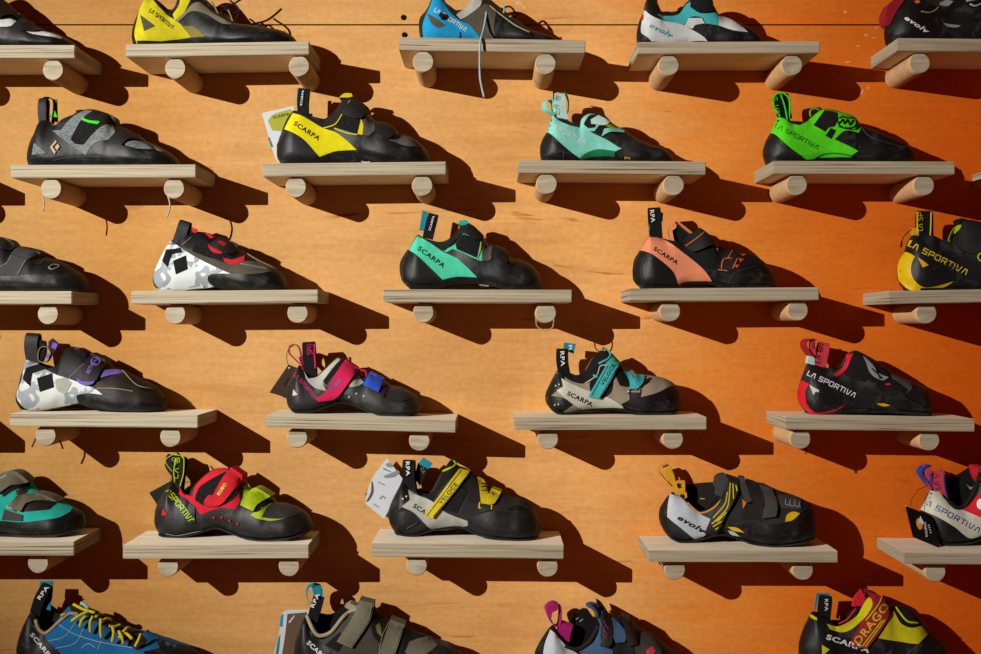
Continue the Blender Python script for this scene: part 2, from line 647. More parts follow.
    def sole(s, m='sole_black', h=.006, u0=.06, u1=.97, h2=None):
        n = 24; h2 = h2 or h
        xs = [s.x0 + s.L * (u0 + (u1 - u0) * i / n) for i in range(n+1)]
        lo = [(x, s.tab(x)[1] + .0002) for x in xs]
        hi = []
        for i, x in enumerate(xs):
            T, B = s.tab(x); hh = h + (h2 - h) * i / n
            hi.append((x, B + min(hh, (T - B) * .6)))
        return s.p('sole', m, lo + hi[::-1], local=True, lift=.0004)

    # loose flat card (hang tag, leaflet) as its own top-level thing
    def card(s, name, label, cat, m, pts, c, th=.0008, tiltx=0):
        cx = sum(p[0] for p in pts) / len(pts); cy = sum(p[1] for p in pts) / len(pts)
        x, z = s.raw((cx, cy), c)
        loc = s.M @ Vector((x, c, z))
        root = empty(name, loc, s.root.rotation_euler)
        tag(root, label, cat, 'tags hanging on the shoes')
        s.croot = root; s.cc0 = Vector((x, c, z))
        s.cardpart('card', m, pts, c, th)
        return root

    def shift(s, o):
        for v in o.data.vertices: v.co -= s.cc0
        o.parent = s.croot
        return o

    def cardpart(s, name, m, pts, c, th=.0006):
        return s.shift(s.f(name, m, pts, c, th, parent=s.croot))
# ------------------------------------------------------------ palette
for n_, c_, k_ in [
    ('rub', '1b1c1b', 'rubber'), ('rub2', '202223', 'rubber'), ('rubg', '2c2d2c', 'rubber'), ('rubg2', '3a3c3a', 'rubber'),
    ('dk', '191a1a', 'leather'), ('dkgrey', '383836', 'suede'), ('darkfab', '2f2824', 'fabric'), ('blackfab', '151514', 'fabric'),
    ('greyfab', '5e5a57', 'suede'), ('velcro', '121211', 'velcro'), ('strapblack', '2c2a27', 'leather'), ('strapgrey', '4b4b47', 'fabric'),
    ('strapolive', '6f6b57', 'suede'), ('taupe', '4e4a41', 'suede'), ('sole_black', '141414', 'rubber'),
    ('lining_black', '121111', 'fabric'), ('lining_green', '1d2413', 'fabric'),
    ('yellow', 'e3d800', 'suede'), ('yellow2', 'cdc312', 'suede'), ('yellow_web', 'd3bd1c', 'fabric'), ('amber', 'dda01a', 'fabric'),
    ('amber_rubber', 'e2bb08', 'plain'),
    ('mint', '86dccb', 'suede'), ('mint_white', 'bfe0d6', 'fabric'), ('teal_green', '4fd9b0', 'suede'), ('teal_suede', '1fb0a0', 'suede'),
    ('darkgreen', '0f7a45', 'fabric'), ('green', '55e312', 'suede'), ('green_bright', '3fdc1e', 'fabric'), ('lime', '9db50e', 'leather'),
    ('lime_print', 'b5d400', 'plain'), ('teal_web', '3fb3b5', 'fabric'), ('teal_tab', '1287a0', 'fabric'), ('teal_print', '1c93a0', 'plain'),
    ('blue', '139bd0', 'suede'), ('blue_suede', '1468a0', 'suede'), ('blue_print', '1b4fa8', 'plain'), ('blue_strap', '2f52c8', 'leather'),
    ('peach', 'f2956c', 'suede'), ('orange_print', 'e0713a', 'plain'), ('red', 'd81f2f', 'suede'), ('red_rubber', 'd8202e', 'plain'),
    ('red_tab', 'd9404a', 'fabric'), ('dark_red', 'a01a26', 'fabric'), ('red_print', 'e84028', 'plain'),
    ('pink', 'dc1e58', 'suede'), ('pink_print', 'd0286e', 'plain'), ('magenta', 'a8186a', 'fabric'), ('magenta_edge', '8e1f55', 'fabric'),
    ('purple', '7b62b4', 'fabric'), ('purple_dark', '46244c', 'fabric'), ('denim', '3f5c7c', 'fabric'), ('plum', '3a2238', 'leather'),
    ('white_suede', 'd4dad6', 'suede'), ('cream', 'd3d2bd', 'suede'), ('palegrey', 'b4b5a8', 'suede'), ('white_print', 'e4e6e2', 'plain'),
    ('grey_print', '8a8d8c', 'plain'), ('black_print', '161616', 'plain'), ('beige_suede', '9c8d78', 'suede'), ('beige_line', 'a4977c', 'fabric'),
    ('cup_white', 'c2cad0', 'suede'),
    ('olive', '5a5444', 'suede'), ('olive_tan', '8a7c3e', 'suede'), ('olive_beige', '8b826a', 'suede'), ('brown_dark', '33231a', 'leather'),
    ('brown_leather', '3a3129', 'leather'), ('lace_dark', '231f1c', 'fabric'), ('lace_pale', '9dbabb', 'fabric'), ('lace_yellow', 'd3c10c', 'fabric'),
    ('beige_logo', 'b59a78', 'plain'), ('silver', '9a9ba0', 'plain'), ('camo', 'd9e0e2', 'camo'), ('camo2', 'cdd3cf', 'camo'),
    ('heather', '7d8688', 'heather'), ('steel', '8a8a88', 'metal'), ('card_white', 'cfd5d8', 'plain'), ('card_black', '131313', 'plain'),
    ('card_brown', '4a2a0c', 'plain'), ('card_grey', '9a9c93', 'plain'), ('card_olive', 'a6a81e', 'plain'), ('card_kraft', '6a5440', 'plain'),
    ('orange_logo', 'e39018', 'plain'), ('thread', 'b9b2a0', 'fabric'), ('thread_dark', '2a1d18', 'fabric'), ('strip_brown', '6b3a24', 'plain')]:
    mat(n_, c_, k_)

def wall_material():
    m, nt, bs = nodes('varnished_ply_wall')
    v = mapped(nt, (1.1, 1, 9)); v2 = mapped(nt, (3, 1, 46)); v3 = mapped(nt, (.9, 1, 1.6)); v4 = mapped(nt, (1.6, 1, 13))
    g = noise(nt, v, 2.6, 6, .6, 1.1)
    # boards stained yellower left, deep orange right; left colour darkened to offset lamp falloff
    tc = nt.nodes.new('ShaderNodeTexCoord'); sx = nt.nodes.new('ShaderNodeSeparateXYZ'); nt.links.new(tc.outputs['Object'], sx.inputs[0])
    mr = nt.nodes.new('ShaderNodeMapRange'); mr.inputs['From Min'].default_value = -.80; mr.inputs['From Max'].default_value = .80
    nt.links.new(sx.outputs['X'], mr.inputs['Value'])
    ad = nt.nodes.new('ShaderNodeMath'); ad.operation = 'MULTIPLY_ADD'; ad.inputs[1].default_value = .16
    sb = nt.nodes.new('ShaderNodeMath'); sb.operation = 'SUBTRACT'; sb.inputs[1].default_value = .08
    nt.links.new(g, ad.inputs[0]); nt.links.new(mr.outputs[0], ad.inputs[2]); nt.links.new(ad.outputs[0], sb.inputs[0])
    tone = ramp(nt, sb.outputs[0], [(0, (.39, .22, .068, 1)), (.12, (.365, .18, .045, 1)), (.25, (.42, .235, .08, 1)), (.38, (.47, .262, .092, 1)), (.5, (.50, .262, .082, 1)), (.61, (.64, .335, .11, 1)), (.72, (.60, .215, .036, 1)), (.85, (.575, .135, .010, 1)), (1, (.52, .09, .003, 1))])
    gr = ramp(nt, g, [(.25, (.92, .9, .88, 1)), (.5, (1, 1, 1, 1)), (.75, (1.05, 1.06, 1.08, 1))])
    base = mixc(nt, 1.0, tone, gr, 'MULTIPLY')
    fine = noise(nt, v2, 3.2, 6, .7, .5)
    fr = ramp(nt, fine, [(.3, (.92, .90, .86, 1)), (.6, (1.02, 1.02, 1.02, 1))])
    a = mixc(nt, 1.0, base, fr, 'MULTIPLY')
    blot = ramp(nt, noise(nt, v3, 5, 5, .6, .4), [(.3, (.9, .86, .8, 1)), (.7, (1.06, 1.06, 1.06, 1))])
    a = mixc(nt, 1.0, a, blot, 'MULTIPLY')
    fl = ramp(nt, noise(nt, mapped(nt, (1, 1, 1.3)), 95, 4, .7), [(.32, (.93, .87, .72, 1)), (.68, (1.05, 1.08, 1.22, 1))])
    a = mixc(nt, 1.0, a, fl, 'MULTIPLY')
    st = ramp(nt, noise(nt, v4, 2.3, 3, .5, 1.6), [(.68, (0, 0, 0, 1)), (.76, (1, 1, 1, 1))])
    a = mixc(nt, st, a, hexc('8a4c22'))
    # pale filler smears and scratches
    sc = ramp(nt, noise(nt, mapped(nt, (1.3, 1, 2.2)), 15, 4, .62, .3), [(.735, (0, 0, 0, 1)), (.79, (1, 1, 1, 1))])
    a = mixc(nt, mixc(nt, .5, (0, 0, 0, 1), sc), a, hexc('dba77c'))
    nt.links.new(a, bs.inputs['Base Color'])
    bs.inputs['Roughness'].default_value = .7
    bs.inputs['Specular IOR Level'].default_value = .1
    bump(nt, bs, fine, .15, .001)
    return m

def wood(name, c1, c2, edge=False, dark='6e563c'):
    m, nt, bs = nodes(name)
    oi = nt.nodes.new('ShaderNodeObjectInfo')
    tc = nt.nodes.new('ShaderNodeTexCoord'); mp = nt.nodes.new('ShaderNodeMapping')
    off = nt.nodes.new('ShaderNodeVectorMath'); off.operation = 'SCALE'; off.inputs[0].default_value = (7, 5, 0)
    nt.links.new(oi.outputs['Random'], off.inputs['Scale'])
    ad = nt.nodes.new('ShaderNodeVectorMath'); ad.operation = 'ADD'
    nt.links.new(tc.outputs['Object'], ad.inputs[0]); nt.links.new(off.outputs[0], ad.inputs[1])
    mp.inputs['Scale'].default_value = (5, 5, 520) if edge else (5, 42, 42)
    nt.links.new(ad.outputs[0], mp.inputs['Vector'])
    n = noise(nt, mp.outputs[0], 1.0 if edge else 2.4, 5, .6, .35 if edge else .9)
    c = ramp(nt, n, [(.34, hexc(dark)), (.42, hexc(c1)), (.62, hexc(c2))]) if edge else ramp(nt, n, [(.3, hexc(c1)), (.7, hexc(c2))])
    nt.links.new(c, bs.inputs['Base Color'])
    bs.inputs['Roughness'].default_value = .7
    bs.inputs['Specular IOR Level'].default_value = .25
    bump(nt, bs, n, .3, .0012)
    return m

M_WALL = wall_material()
M_EDGE = wood('plywood_edge', '877d66', '9e9680', True, '4c3d2b')
M_FACE = wood('plywood_face', 'd2c4a8', 'e6dcc6')
M_PEG = wood('dowel_side', 'a9835a', 'bb976c')
M_PEGEND = wood('dowel_end_grain', '7a705a', 'a29a84')
mat('gap_dark', '2a120a', 'plain')

# ------------------------------------------------------------ the wall: two boards with a joint between them
def box(V, Fc, x0, x1, y0, y1, z0, z1):
    b = len(V)
    V += [Vector(p) for p in ((x0,y0,z0),(x1,y0,z0),(x1,y1,z0),(x0,y1,z0),(x0,y0,z1),(x1,y0,z1),(x1,y1,z1),(x0,y1,z1))]
    Fc += [tuple(b+i for i in f) for f in ((0,3,2,1),(4,5,6,7),(0,1,5,4),(1,2,6,5),(2,3,7,6),(3,0,4,7))]
seam = at(490, 24.8, 0).z
V = []; Fc = []; fm = []
box(V, Fc, -2.6, 2.6, 0, .018, 0, seam - .0012); box(V, Fc, -2.6, 2.6, 0, .018, seam + .0012, 2.9)
box(V, Fc, -2.6, 2.6, .0185, .03, 0, 2.9)
# filler smears on the boards
nsm = 0
for px, py, w_, h_, a_ in ((518,3,7,5,.1),(524,8,3,4,.6),(656,3,3,5,.1),(665,2,2,5,0),(866,35,4,2,.4),(874,38,4,1.2,.1),(858,46,4,1.5,0),(848,62,7,1.6,.2),(862,92,2,7,-.5),(868,88,1.5,5,-.4),(845,12,3,3,.3),(876,28,4,1.2,0),(660,97,2,3,.2),(655,92,2,3,.4),(975,213,2,.8,0),(812,277,1,2,0),(250,95,1,2,.3),(258,94,3,1,.4),(700,343,1,4,-.5),(434,127,2,1,-.6)):
    p = at(px, py, 0); k_ = 1.67 / F; b = len(V); n = 10
    for i in range(n):
        an = 2*math.pi*i/n; rr = 1 + .35*math.sin(i*2.7 + px)
        x = w_/2*rr*math.cos(an); z = h_/2*rr*math.sin(an)
        V.append(Vector((p.x + k_*(x*math.cos(a_) - z*math.sin(a_)), -.0003, p.z + k_*(x*math.sin(a_) + z*math.cos(a_)))))
    Fc.append(tuple(b + i for i in range(n))); nsm += 1
wall = link('wall_back', V, Fc, None, None, False, mats=[M_WALL, MATS['gap_dark'], mat('filler', 'f0bd8c', 'plain', .8)], fmat=[0]*12 + [1]*6 + [2]*nsm)
tag(wall, kind='structure')

def screw(px, py, label):
    p = at(px, py, 0); V = []; Fc = []; n = 16; r = .0045
    for (rr, y) in ((r, .0004), (r, -.0012), (r*.8, -.002), (0.0016, -.002), (.0014, -.0008)):
        for i in range(n):
            a = 2*math.pi*i/n; V.append(Vector((rr*math.cos(a), y, rr*math.sin(a))))
    for k in range(4):
        for i in range(n): Fc.append((k*n+i, k*n+(i+1) % n, (k+1)*n+(i+1) % n, (k+1)*n+i))
    Fc.append(tuple(4*n + i for i in range(n)))
    o = link('wall_screw', V, Fc, mat('screw_dark', '35302c', 'metal', .5), None, True, 40); o.location = p
    tag(o, label, 'screw', 'screws along the board joint')
screw(403.5, 17.5, 'dark screw head in the upper wall board just above the joint')
screw(404.5, 35, 'dark screw head in the lower wall board just under the joint')

# ------------------------------------------------------------ shelves: plywood board on two dowels
YF = -DEPTH
def rough_disc(n, r, seed, amp):
    return [(r * (1 + amp * (math.sin(seed*1.7 + 3*a) * .5 + math.sin(seed*2.3 + 7*a) * .5)) * math.cos(a), r * (1 + amp * math.sin(seed + 5*a)) * math.sin(a)) for a in (2*math.pi*i/n for i in range(n))]

def shelf(xl, yl, xr, yr, label, pegs, thick=12.6, seed=0):
    """front top edge from (xl,yl) to (xr,yr) in the photo"""
    A = at(xl, yl, YF); B = at(xr, yr, YF)
    m = (B.z - A.z) / (B.x - A.x); ang = math.atan(m); W = (B - A).length
    c = (A + B) / 2
    th = thick / F * (YF - CAMY)
    root = empty('display_shelf', (c.x, 0, c.z), (0, -ang, 0))
    tag(root, label, 'shelf', 'plywood shelves on the display wall')
    V = []; Fc = []
    box(V, Fc, -W/2, W/2, YF, -.0005, -th, 0)
    me = bpy.data.meshes.new('board'); me.from_pydata([tuple(v) for v in V], [], Fc)
    me.materials.append(M_EDGE); me.materials.append(M_FACE)
    bm = bmesh.new(); bm.from_mesh(me)
    bmesh.ops.bevel(bm, geom=list(bm.edges), offset=.0009, segments=2, affect='EDGES')
    for f in bm.faces: f.material_index = 1 if abs(f.normal.z) > .8 else 0
    bm.to_mesh(me); bm.free()
    o = bpy.data.objects.new('board', me); COL.objects.link(o); o.parent = root
    rp = 10.6 / F * (YF - CAMY)
    out = []
    for k, (px, py) in enumerate(pegs):
        rec = (.010 if py < 250 else .016) + .002 * math.sin(seed * 2.1 + k)
        P = at(px, py, YF + rec)
        lx = P.x - c.x; n = 28
        lz = -th - rp + .0006
        ca, sa = math.cos(ang), math.sin(ang)
        yf = YF + rec
        sd = seed * 3.1 + k * 1.9
        d0 = rough_disc(n, rp, sd, .012)
        V = []; Fc = []; fm = []
        rings = [(-.0005, 1), (yf + .012, 1), (yf + .0015, 1), (yf, .93)]
        for y, sc in rings:
            for i in range(n):
                a = 2*math.pi*i/n
                if sc == 1 and y < yf + .002: x, z = d0[i]
                elif sc < 1: x, z = d0[i][0]*sc, d0[i][1]*sc
                else: x, z = rp*math.cos(a), rp*math.sin(a)
                V.append(Vector((lx + x, y, lz + z)))
        for q in range(len(rings)-1):
            for i in range(n):
                Fc.append((q*n+i, (q+1)*n+i, (q+1)*n+(i+1) % n, q*n+(i+1) % n)); fm.append(0)
        Fc.append(tuple((len(rings)-1)*n + i for i in range(n))); fm.append(1)
        Fc.append(tuple(reversed(range(n)))); fm.append(0)
        po = link('dowel', V, Fc, None, root, True, 40, mats=[M_PEG, M_PEGEND], fmat=fm)
        bm = bmesh.new(); bm.from_mesh(po.data); bmesh.ops.recalc_face_normals(bm, faces=bm.faces); bm.to_mesh(po.data); bm.free()
        out.append(Vector((c.x + lx, yf, c.z + lz + m*lx)))
    return {'z': lambda X, c=c, m=m: c.z + m * (X - c.x), 'm': m, 'pegs': out, 'root': root, 'rp': rp}

SH = {}
for i, (k, a, pegs, lab) in enumerate([
  ('11', (-113, 45, 74.7, 45), [(-68, 68), (53, 68)], 'plywood shelf at the top left corner of the picture, cut off by the frame'),
  ('12', (125.5, 44.2, 309, 41.2), [(175, 66), (298.7, 64.6)], 'plywood shelf under the yellow laced shoe in the top row'),
  ('13', (399, 37, 585.5, 40.2), [(423.7, 62), (546, 63)], 'plywood shelf under the blue heeled shoe with the dangling pale lace'),
  ('14', (637.7, 42, 820, 41.2), [(668.6, 65), (792, 63)], 'plywood shelf under the white and turquoise shoe in the top row'),
  ('15', (897.5, 38, 1084, 39.5), [(920, 60), (1043, 61)], 'plywood shelf at the top right corner, under the black shoe with a red heel'),
  ('20', (-236, 165, -50, 165), [(-196, 189), (-74, 189)], 'plywood shelf just left of the one with the grey knit shoe'),
  ('21', (10.3, 165, 195.7, 164.4), [(51, 189.6), (174, 189.6)], 'plywood shelf under the grey knit shoe with a bright green tab'),
  ('22', (262, 163.6, 446, 161.5), [(295.7, 189), (422, 189)], 'plywood shelf under the bright yellow and black shoe with two black straps'),
  ('23', (518.8, 159.9, 705.9, 161.6), [(547, 182), (674, 185.5)], 'plywood shelf under the pale mint shoe'),
  ('24', (773, 160.8, 955, 161.6), [(797, 188), (924, 188)], 'plywood shelf under the neon green shoe'),
  ('25', (1006, 164, 1190, 164), [(1045, 188), (1168, 188)], 'plywood shelf whose left end just shows at the right frame edge'),
  ('31', (-115, 291, 71.8, 291.2), [(-75, 315), (48, 315.7)], 'plywood shelf under the all-black shoe cut off by the left frame edge'),
  ('32', (131, 291.3, 318, 289.6), [(175, 314.5), (297.5, 314)], 'plywood shelf under the white camouflage shoe with red accents'),
  ('33', (383.4, 289.3, 572, 289.8), [(423.5, 312.5), (546, 313.7)], 'plywood shelf under the sea green and black shoe'),
  ('34', (630, 288.6, 819, 287.2), [(670, 312.5), (797.6, 312)], 'plywood shelf under the peach and black shoe'),
  ('35', (888.8, 291, 1075, 287.5), [(926, 315), (1049, 314)], 'plywood shelf under the black shoe with a yellow rubber heel'),
  ('40', (-236, 415, -50, 415), [(-197, 439), (-74, 439)], 'plywood shelf just left of the one with the white and purple shoe'),
  ('41', (9.6, 413.6, 198, 415.2), [(45.7, 437.5), (170.7, 438.7)], 'plywood shelf under the white and black shoe with purple accents'),
  ('42', (266, 415.2, 456, 420), [(297.7, 438), (420, 442)], 'plywood shelf under the grey shoe with pink and blue straps, sloping down to the right'),
  ('43', (515, 417.3, 706.8, 417), [(548, 440), (673, 440)], 'plywood shelf under the beige shoe with turquoise webbing'),
  ('44', (785.8, 416.8, 975, 419), [(800.6, 440), (929.5, 442)], 'plywood shelf under the black shoe with red pull tabs'),
  ('51', (-113, 541.7, 74, 541.7), [(-85, 563), (38, 563.5)], 'plywood shelf under the teal suede shoe cut off by the left frame edge'),
  ('52', (122.7, 545, 308.8, 544.5), [(168, 566), (289, 566.6)], 'plywood shelf under the red and lime shoe'),
  ('53', (371.7, 543, 564, 545), [(417, 565), (548, 567)], 'plywood shelf under the charcoal shoe with yellow webbing and a white tag'),
  ('54', (649, 550.4, 838, 551), [(675, 571.5), (803, 571)], 'plywood shelf under the grey shoe with yellow loops and white heel'),
  ('55', (904, 552.4, 1092, 554), [(935.6, 573), (1060, 573)], 'plywood shelf at the right frame edge under the cream, red and blue shoe'),
  ('61', (2, 685, 190, 685), [(45, 700), (168, 700)], 'plywood shelf under the blue shoe with yellow laces'),
  ('62', (262, 687, 450, 687), [(300, 700), (425, 700)], 'plywood shelf under the taupe shoe with two olive straps'),
  ('63', (515, 689, 703, 689), [(550, 700), (675, 700)], 'plywood shelf under the black shoe with magenta loops'),
  ('64', (780, 686, 968, 686), [(815, 700), (940, 700)], 'plywood shelf under the yellow and black shoe with a red lettered strap')]):
    SH[k] = shelf(*a, lab, pegs, seed=i, thick=13.8 if k in ('51', '52', '53') else 12.6 if k not in ('14', '54', '55') else 11.5)

# ------------------------------------------------------------ light and camera
lt = bpy.data.lights.new('spot_lamp', 'SPOT'); lt.energy = 600; lt.color = (1, .975, .93); lt.shadow_soft_size = .005
lt.spot_size = math.radians(51); lt.spot_blend = 1
lo = bpy.data.objects.new('spot_lamp', lt); COL.objects.link(lo)
lo.location = ((-690 - 490.5) / F * 1.67, -1.97, EYE + (327 + 125) / F * 1.67)
lo.rotation_euler = (at(530, 320, 0) - lo.location).to_track_quat('-Z', 'Y').to_euler()

w = bpy.data.worlds.new('world'); SC.world = w; w.use_nodes = True
bg = w.node_tree.nodes['Background']; bg.inputs[0].default_value = (1, .17, .07, 1); bg.inputs[1].default_value = .11

cam = bpy.data.cameras.new('camera'); cam.sensor_width = 36; cam.lens = F * 36 / 981
co = bpy.data.objects.new('camera', cam); COL.objects.link(co)
co.location = CAM; co.rotation_euler = (math.pi/2, 0, 0)
SC.camera = co
SC.view_settings.view_transform = 'Standard'; SC.view_settings.look = 'None'
SC.view_settings.gamma = 1; SC.view_settings.exposure = 0; SC.view_settings.use_curve_mapping = False
# ============================================================ top row
s = Shoe('dark shoe with white side flashes, cut off by the top left corner of the picture', SH['11'], (0, 0),
  [(-370,262),(-390,180),(-370,100),(-330,0),(-280,-60),(-220,-50),(-180,-40),(-120,-90),(-60,-90),(0,-30),(60,25),(112,68),(130,92),(180,110),(230,150),(330,180),(400,220),(440,262)],
  [(-370,268),(-200,268),(0,268),(200,268),(430,268)], 'rub', (-290,-150))
s.p('upper_panel', 'white_suede', [(-60,100),(0,95),(60,90),(98,106),(60,128),(0,132),(-60,130)])
s.p('toe_panel', 'white_suede', [(135,155),(240,160),(345,192),(330,198),(180,172)])
s.p('strap', 'brown_dark', [(-70,-70),(0,-28),(60,28),(115,70),(112,92),(60,66),(0,80),(-70,20)], thru=True)
s.p('strap', 'strapblack', [(60,132),(125,92),(190,118),(232,152),(190,155),(110,150)], thru=True)
s.pull('strapblack', [(-330,-20),(-335,-80),(-330,-140)], 60)
s.sole()

s = Shoe('yellow heeled laced shoe with black toe and dark laces, in the top row', SH['12'], (120, 0),
  [(90,250),(70,190),(72,140),(90,85),(135,-5),(150,-40),(190,-25),(235,10),(285,55),(310,30),(330,-40),(370,-80),(430,-70),(480,0),(520,40),(590,75),(640,118),(720,132),(820,150),(890,165),(940,190),(968,225),(972,250)],
  [(90,255),(300,255),(500,255),(700,255),(968,255)], 'rub', (190,305), inner='lining_black')
s.p('heel_cup', 'yellow2', [(130,-8),(160,-25),(200,-5),(250,58),(290,85),(330,115),(388,187),(230,205),(92,218),(80,160),(95,90)])
s.p('collar', 'yellow2', [(288,62),(320,15),(335,-40),(370,-80),(410,-60),(350,50),(300,95)])
s.p('upper_panel', 'olive_beige', [(300,97),(350,50),(400,2),(445,0),(520,62),(625,122),(560,115),(470,62),(390,45),(335,85),(315,100)])
s.p('upper_panel', 'olive_tan', [(345,125),(400,130),(466,184),(385,188)])
s.p('heel_patch', 'olive', [(112,62),(192,122),(132,148)])
s.l('piping', 'darkfab', [(190,-15),(240,40),(288,66)], .0016)
s.t('LA SPORTIVA', 'black_print', (158,42), (284,140), 20, 'stroke')
s.cord('lace', 'lace_dark', [(470,-10,-12),(520,30,-18),(560,20,-16),(600,60,-20),(640,55,-18)], .0015)
s.cord('lace', 'lace_dark', [(600,-10,-12),(645,35,-22),(640,80,-26),(605,115,-28)], .0015)
s.cord('lace', 'lace_dark', [(450,15,-14),(515,27,-6),(600,15,-2),(650,-10,0),(695,-40,2)], .0016)
s.cord('lace', 'lace_dark', [(430,5,-18),(500,30,-8),(560,26,-2),(585,42,0),(545,54,-6),(470,25,-18)], .0016)
s.cord('lace', 'olive_beige', [(500,-5,-22),(520,30,-26),(535,60,-28)], .0012)
s.cord('lace', 'olive_beige', [(590,40,-22),(605,75,-26),(615,105,-28)], .0012)
s.sole(h=.009)

s = Shoe('laced shoe with bright blue heel and pale lace dangling over its shelf, top row', SH['13'], (405, 0),
  [(105,220),(84,170),(88,100),(130,25),(150,-40),(200,-30),(230,20),(280,60),(310,50),(350,10),(380,-30),(440,-40),(500,0),(560,45),(620,90),(680,133),(760,155),(830,180),(864,218)],
  [(105,226),(300,226),(500,226),(860,226)], 'brown_leather', (210,330), inner='lining_black')
s.p('toe_cap', 'rub', [(490,50),(560,70),(640,128),(700,145),(790,165),(862,222),(500,222),(480,150)])
s.p('heel_rand', 'rub', [(130,25),(118,70),(98,130),(100,222),(84,180),(86,95)])
s.p('heel_cup', 'blue', [(138,20),(152,-22),(215,-22),(230,32),(300,95),(350,115),(412,186),(300,198),(100,202),(96,130),(115,70)])
s.p('heel_patch', 'olive', [(118,65),(222,125),(185,140),(160,132),(140,110)])
s.p('collar', 'palegrey', [(280,64),(320,30),(360,-20),(420,-20),(410,10),(350,60),(305,88)])
s.p('upper_panel', 'olive', [(308,92),(360,55),(440,-5),(500,30),(485,120),(495,190),(412,180),(350,115)])
s.l('stitching', 'beige_line', [(460,5),(520,50),(600,105),(680,142)], .0012)
s.t('LA SPORTIVA', 'white_print', (158,50), (328,152), 22, 'stroke')
s.f('security_clip', 'black_print', [(183,68),(200,55),(217,72),(200,92)], -.034, .006)
s.lines('stitching', 'black_print', [[(300,158),(302,198)]], .001)
s.cord('lace', 'lace_dark', [(470,-10,-8),(520,20,-4),(570,5,0),(600,40,0),(585,80,-2),(550,60,-6),(500,10,-8)], .0015)
for q in ([(560,70,-22),(580,55,-26)], [(598,85,-28),(616,106,-30)], [(638,118,-30),(662,138,-32)], [(675,138,-30),(697,148,-31)], [(535,-5,-12),(542,20,-20),(538,42,-24)]):
    s.cord('lace', 'lace_pale', q, .0014)
s.cord('lace', 'lace_pale', [(445,-15,-14),(442,60,-34),(428,140,-48),(412,200,-60),(408,300,-62),(410,400,-62),(420,455,-62),(432,505,-62)], .0017)
s.sole(h=.004, u0=.3)

s = Shoe('white and black shoe with turquoise collar and turquoise lettering, in the top row', SH['14'], (620, 0),
  [(98,240),(90,170),(102,105),(128,40),(140,-20),(200,-10),(220,52),(270,65),(320,50),(360,0),(400,-30),(480,-20),(535,70),(600,95),(690,140),(740,170),(775,220),(778,240)],
  [(98,247),(300,247),(400,238),(520,247),(775,247)], 'rub', (215,350))
s.p('heel_cup', 'white_suede', [(128,42),(160,60),(210,85),(330,115),(400,150),(492,212),(440,206),(390,210),(330,226),(205,232),(150,185),(116,160),(118,100)])
s.p('collar', 'teal_web', [(205,60),(270,70),(320,60),(370,0),(430,-20),(500,40),(540,75),(535,122),(470,112),(450,80),(390,75),(345,118),(240,90)])
s.p('upper_panel', 'white_suede', [(348,125),(375,82),(445,82),(462,112),(410,120),(395,140)])
s.p('rand', 'rub', [(400,140),(440,113),(540,124),(620,150),(700,162),(778,222),(500,222),(440,165)])
s.p('toe_panel', 'white_suede', [(538,75),(565,82),(697,160),(620,150),(538,122)])
s.p('tongue', 'velcro', [(385,-25),(505,-15),(505,45),(440,50),(385,18)], thru=True)
s.t('evolv', 'teal_print', (158,128), (283,192), 26, bold=.05, shear=.3)
s.pull('blackfab', [(185,65),(178,20),(175,-60)], 50)
s.p('heel_patch', 'red', [(118,75),(128,60),(126,90),(120,95)])
s.sole()

s = Shoe('black shoe with dark red heel disc and white lettering, in the top right corner', SH['15'], (801, 0),
  [(482,232),(460,180),(465,120),(500,60),(545,5),(560,-10),(600,-40),(650,-20),(700,0),(760,0),(850,-60),(940,-60),(1050,20),(1150,90),(1250,150),(1290,232)],
  [(482,236),(700,236),(900,232),(1285,236)], 'rub', (610,800))
s.f('heel_disc', 'dark_red', [(530,-2),(548,5),(500,75),(466,145),(446,115),(446,75),(470,25),(500,5)], .0, .03)
s.t('evolv', 'white_print', (562,98), (690,178), 24, bold=.06, shear=.3)
s.p('side_badge', 'grey_print', [(778,114),(872,124),(850,135),(800,132)])
s.lines('stitching', 'olive_beige', [[(655,55),(700,60),(730,48),(750,28)]], .0014)
s.p('eyelet_strip', 'silver', [(755,5),(800,-15),(830,-5),(800,20),(765,18)])
s.p('eyelet_strip', 'orange_print', [(620,0),(640,-10),(650,8),(630,12)])
s.lines('lace', 'lace_pale', [[(920,5),(950,15),(985,0)], [(900,-10),(950,-20),(990,-30)]], .0015)
s.sole()

# ============================================================ second row
s = Shoe('grey knit and black shoe with a bright green tab and a beige diamond emblem', SH['21'], (15, 80),
  [(92,462),(74,420),(78,370),(100,300),(130,250),(143,205),(178,205),(205,235),(250,247),(285,205),(340,165),(400,147),(450,152),(500,170),(535,190),(545,225),(575,243),(620,258),(665,283),(720,322),(790,353),(850,390),(885,420),(902,462)],
  [(92,470),(300,470),(540,470),(895,470)], 'rub2', (195,300), inner='lining_black')
s.p('upper_panel', 'heather', [(203,262),(250,260),(287,214),(342,172),(402,152),(470,175),(540,240),(545,278),(512,312),(460,318),(415,350),(388,397),(325,355),(255,305)])
s.p('velcro_pad', 'velcro', [(365,200),(430,158),(500,172),(540,195),(540,232),(480,235),(430,275),(375,340),(330,335),(302,310),(320,275)])
s.p('strap', 'strapblack', [(435,150),(500,168),(540,190),(545,225),(500,228),(460,212),(395,195),(385,185)], thru=True)
s.p('strap', 'green_bright', [(366,190),(400,205),(464,213),(450,228),(398,219),(364,205)])
s.p('strap', 'strapblack', [(555,243),(600,250),(665,283),(690,315),(620,308),(580,342),(508,312),(542,275)], thru=True)
s.p('toe_panel', 'heather', [(588,338),(650,318),(700,328),(755,365),(660,360)])
s.p('toe_panel', 'palegrey', [(755,347),(805,372),(815,380),(778,374)])
s.p('heel_patch', 'heather', [(106,325),(172,387),(93,395)])
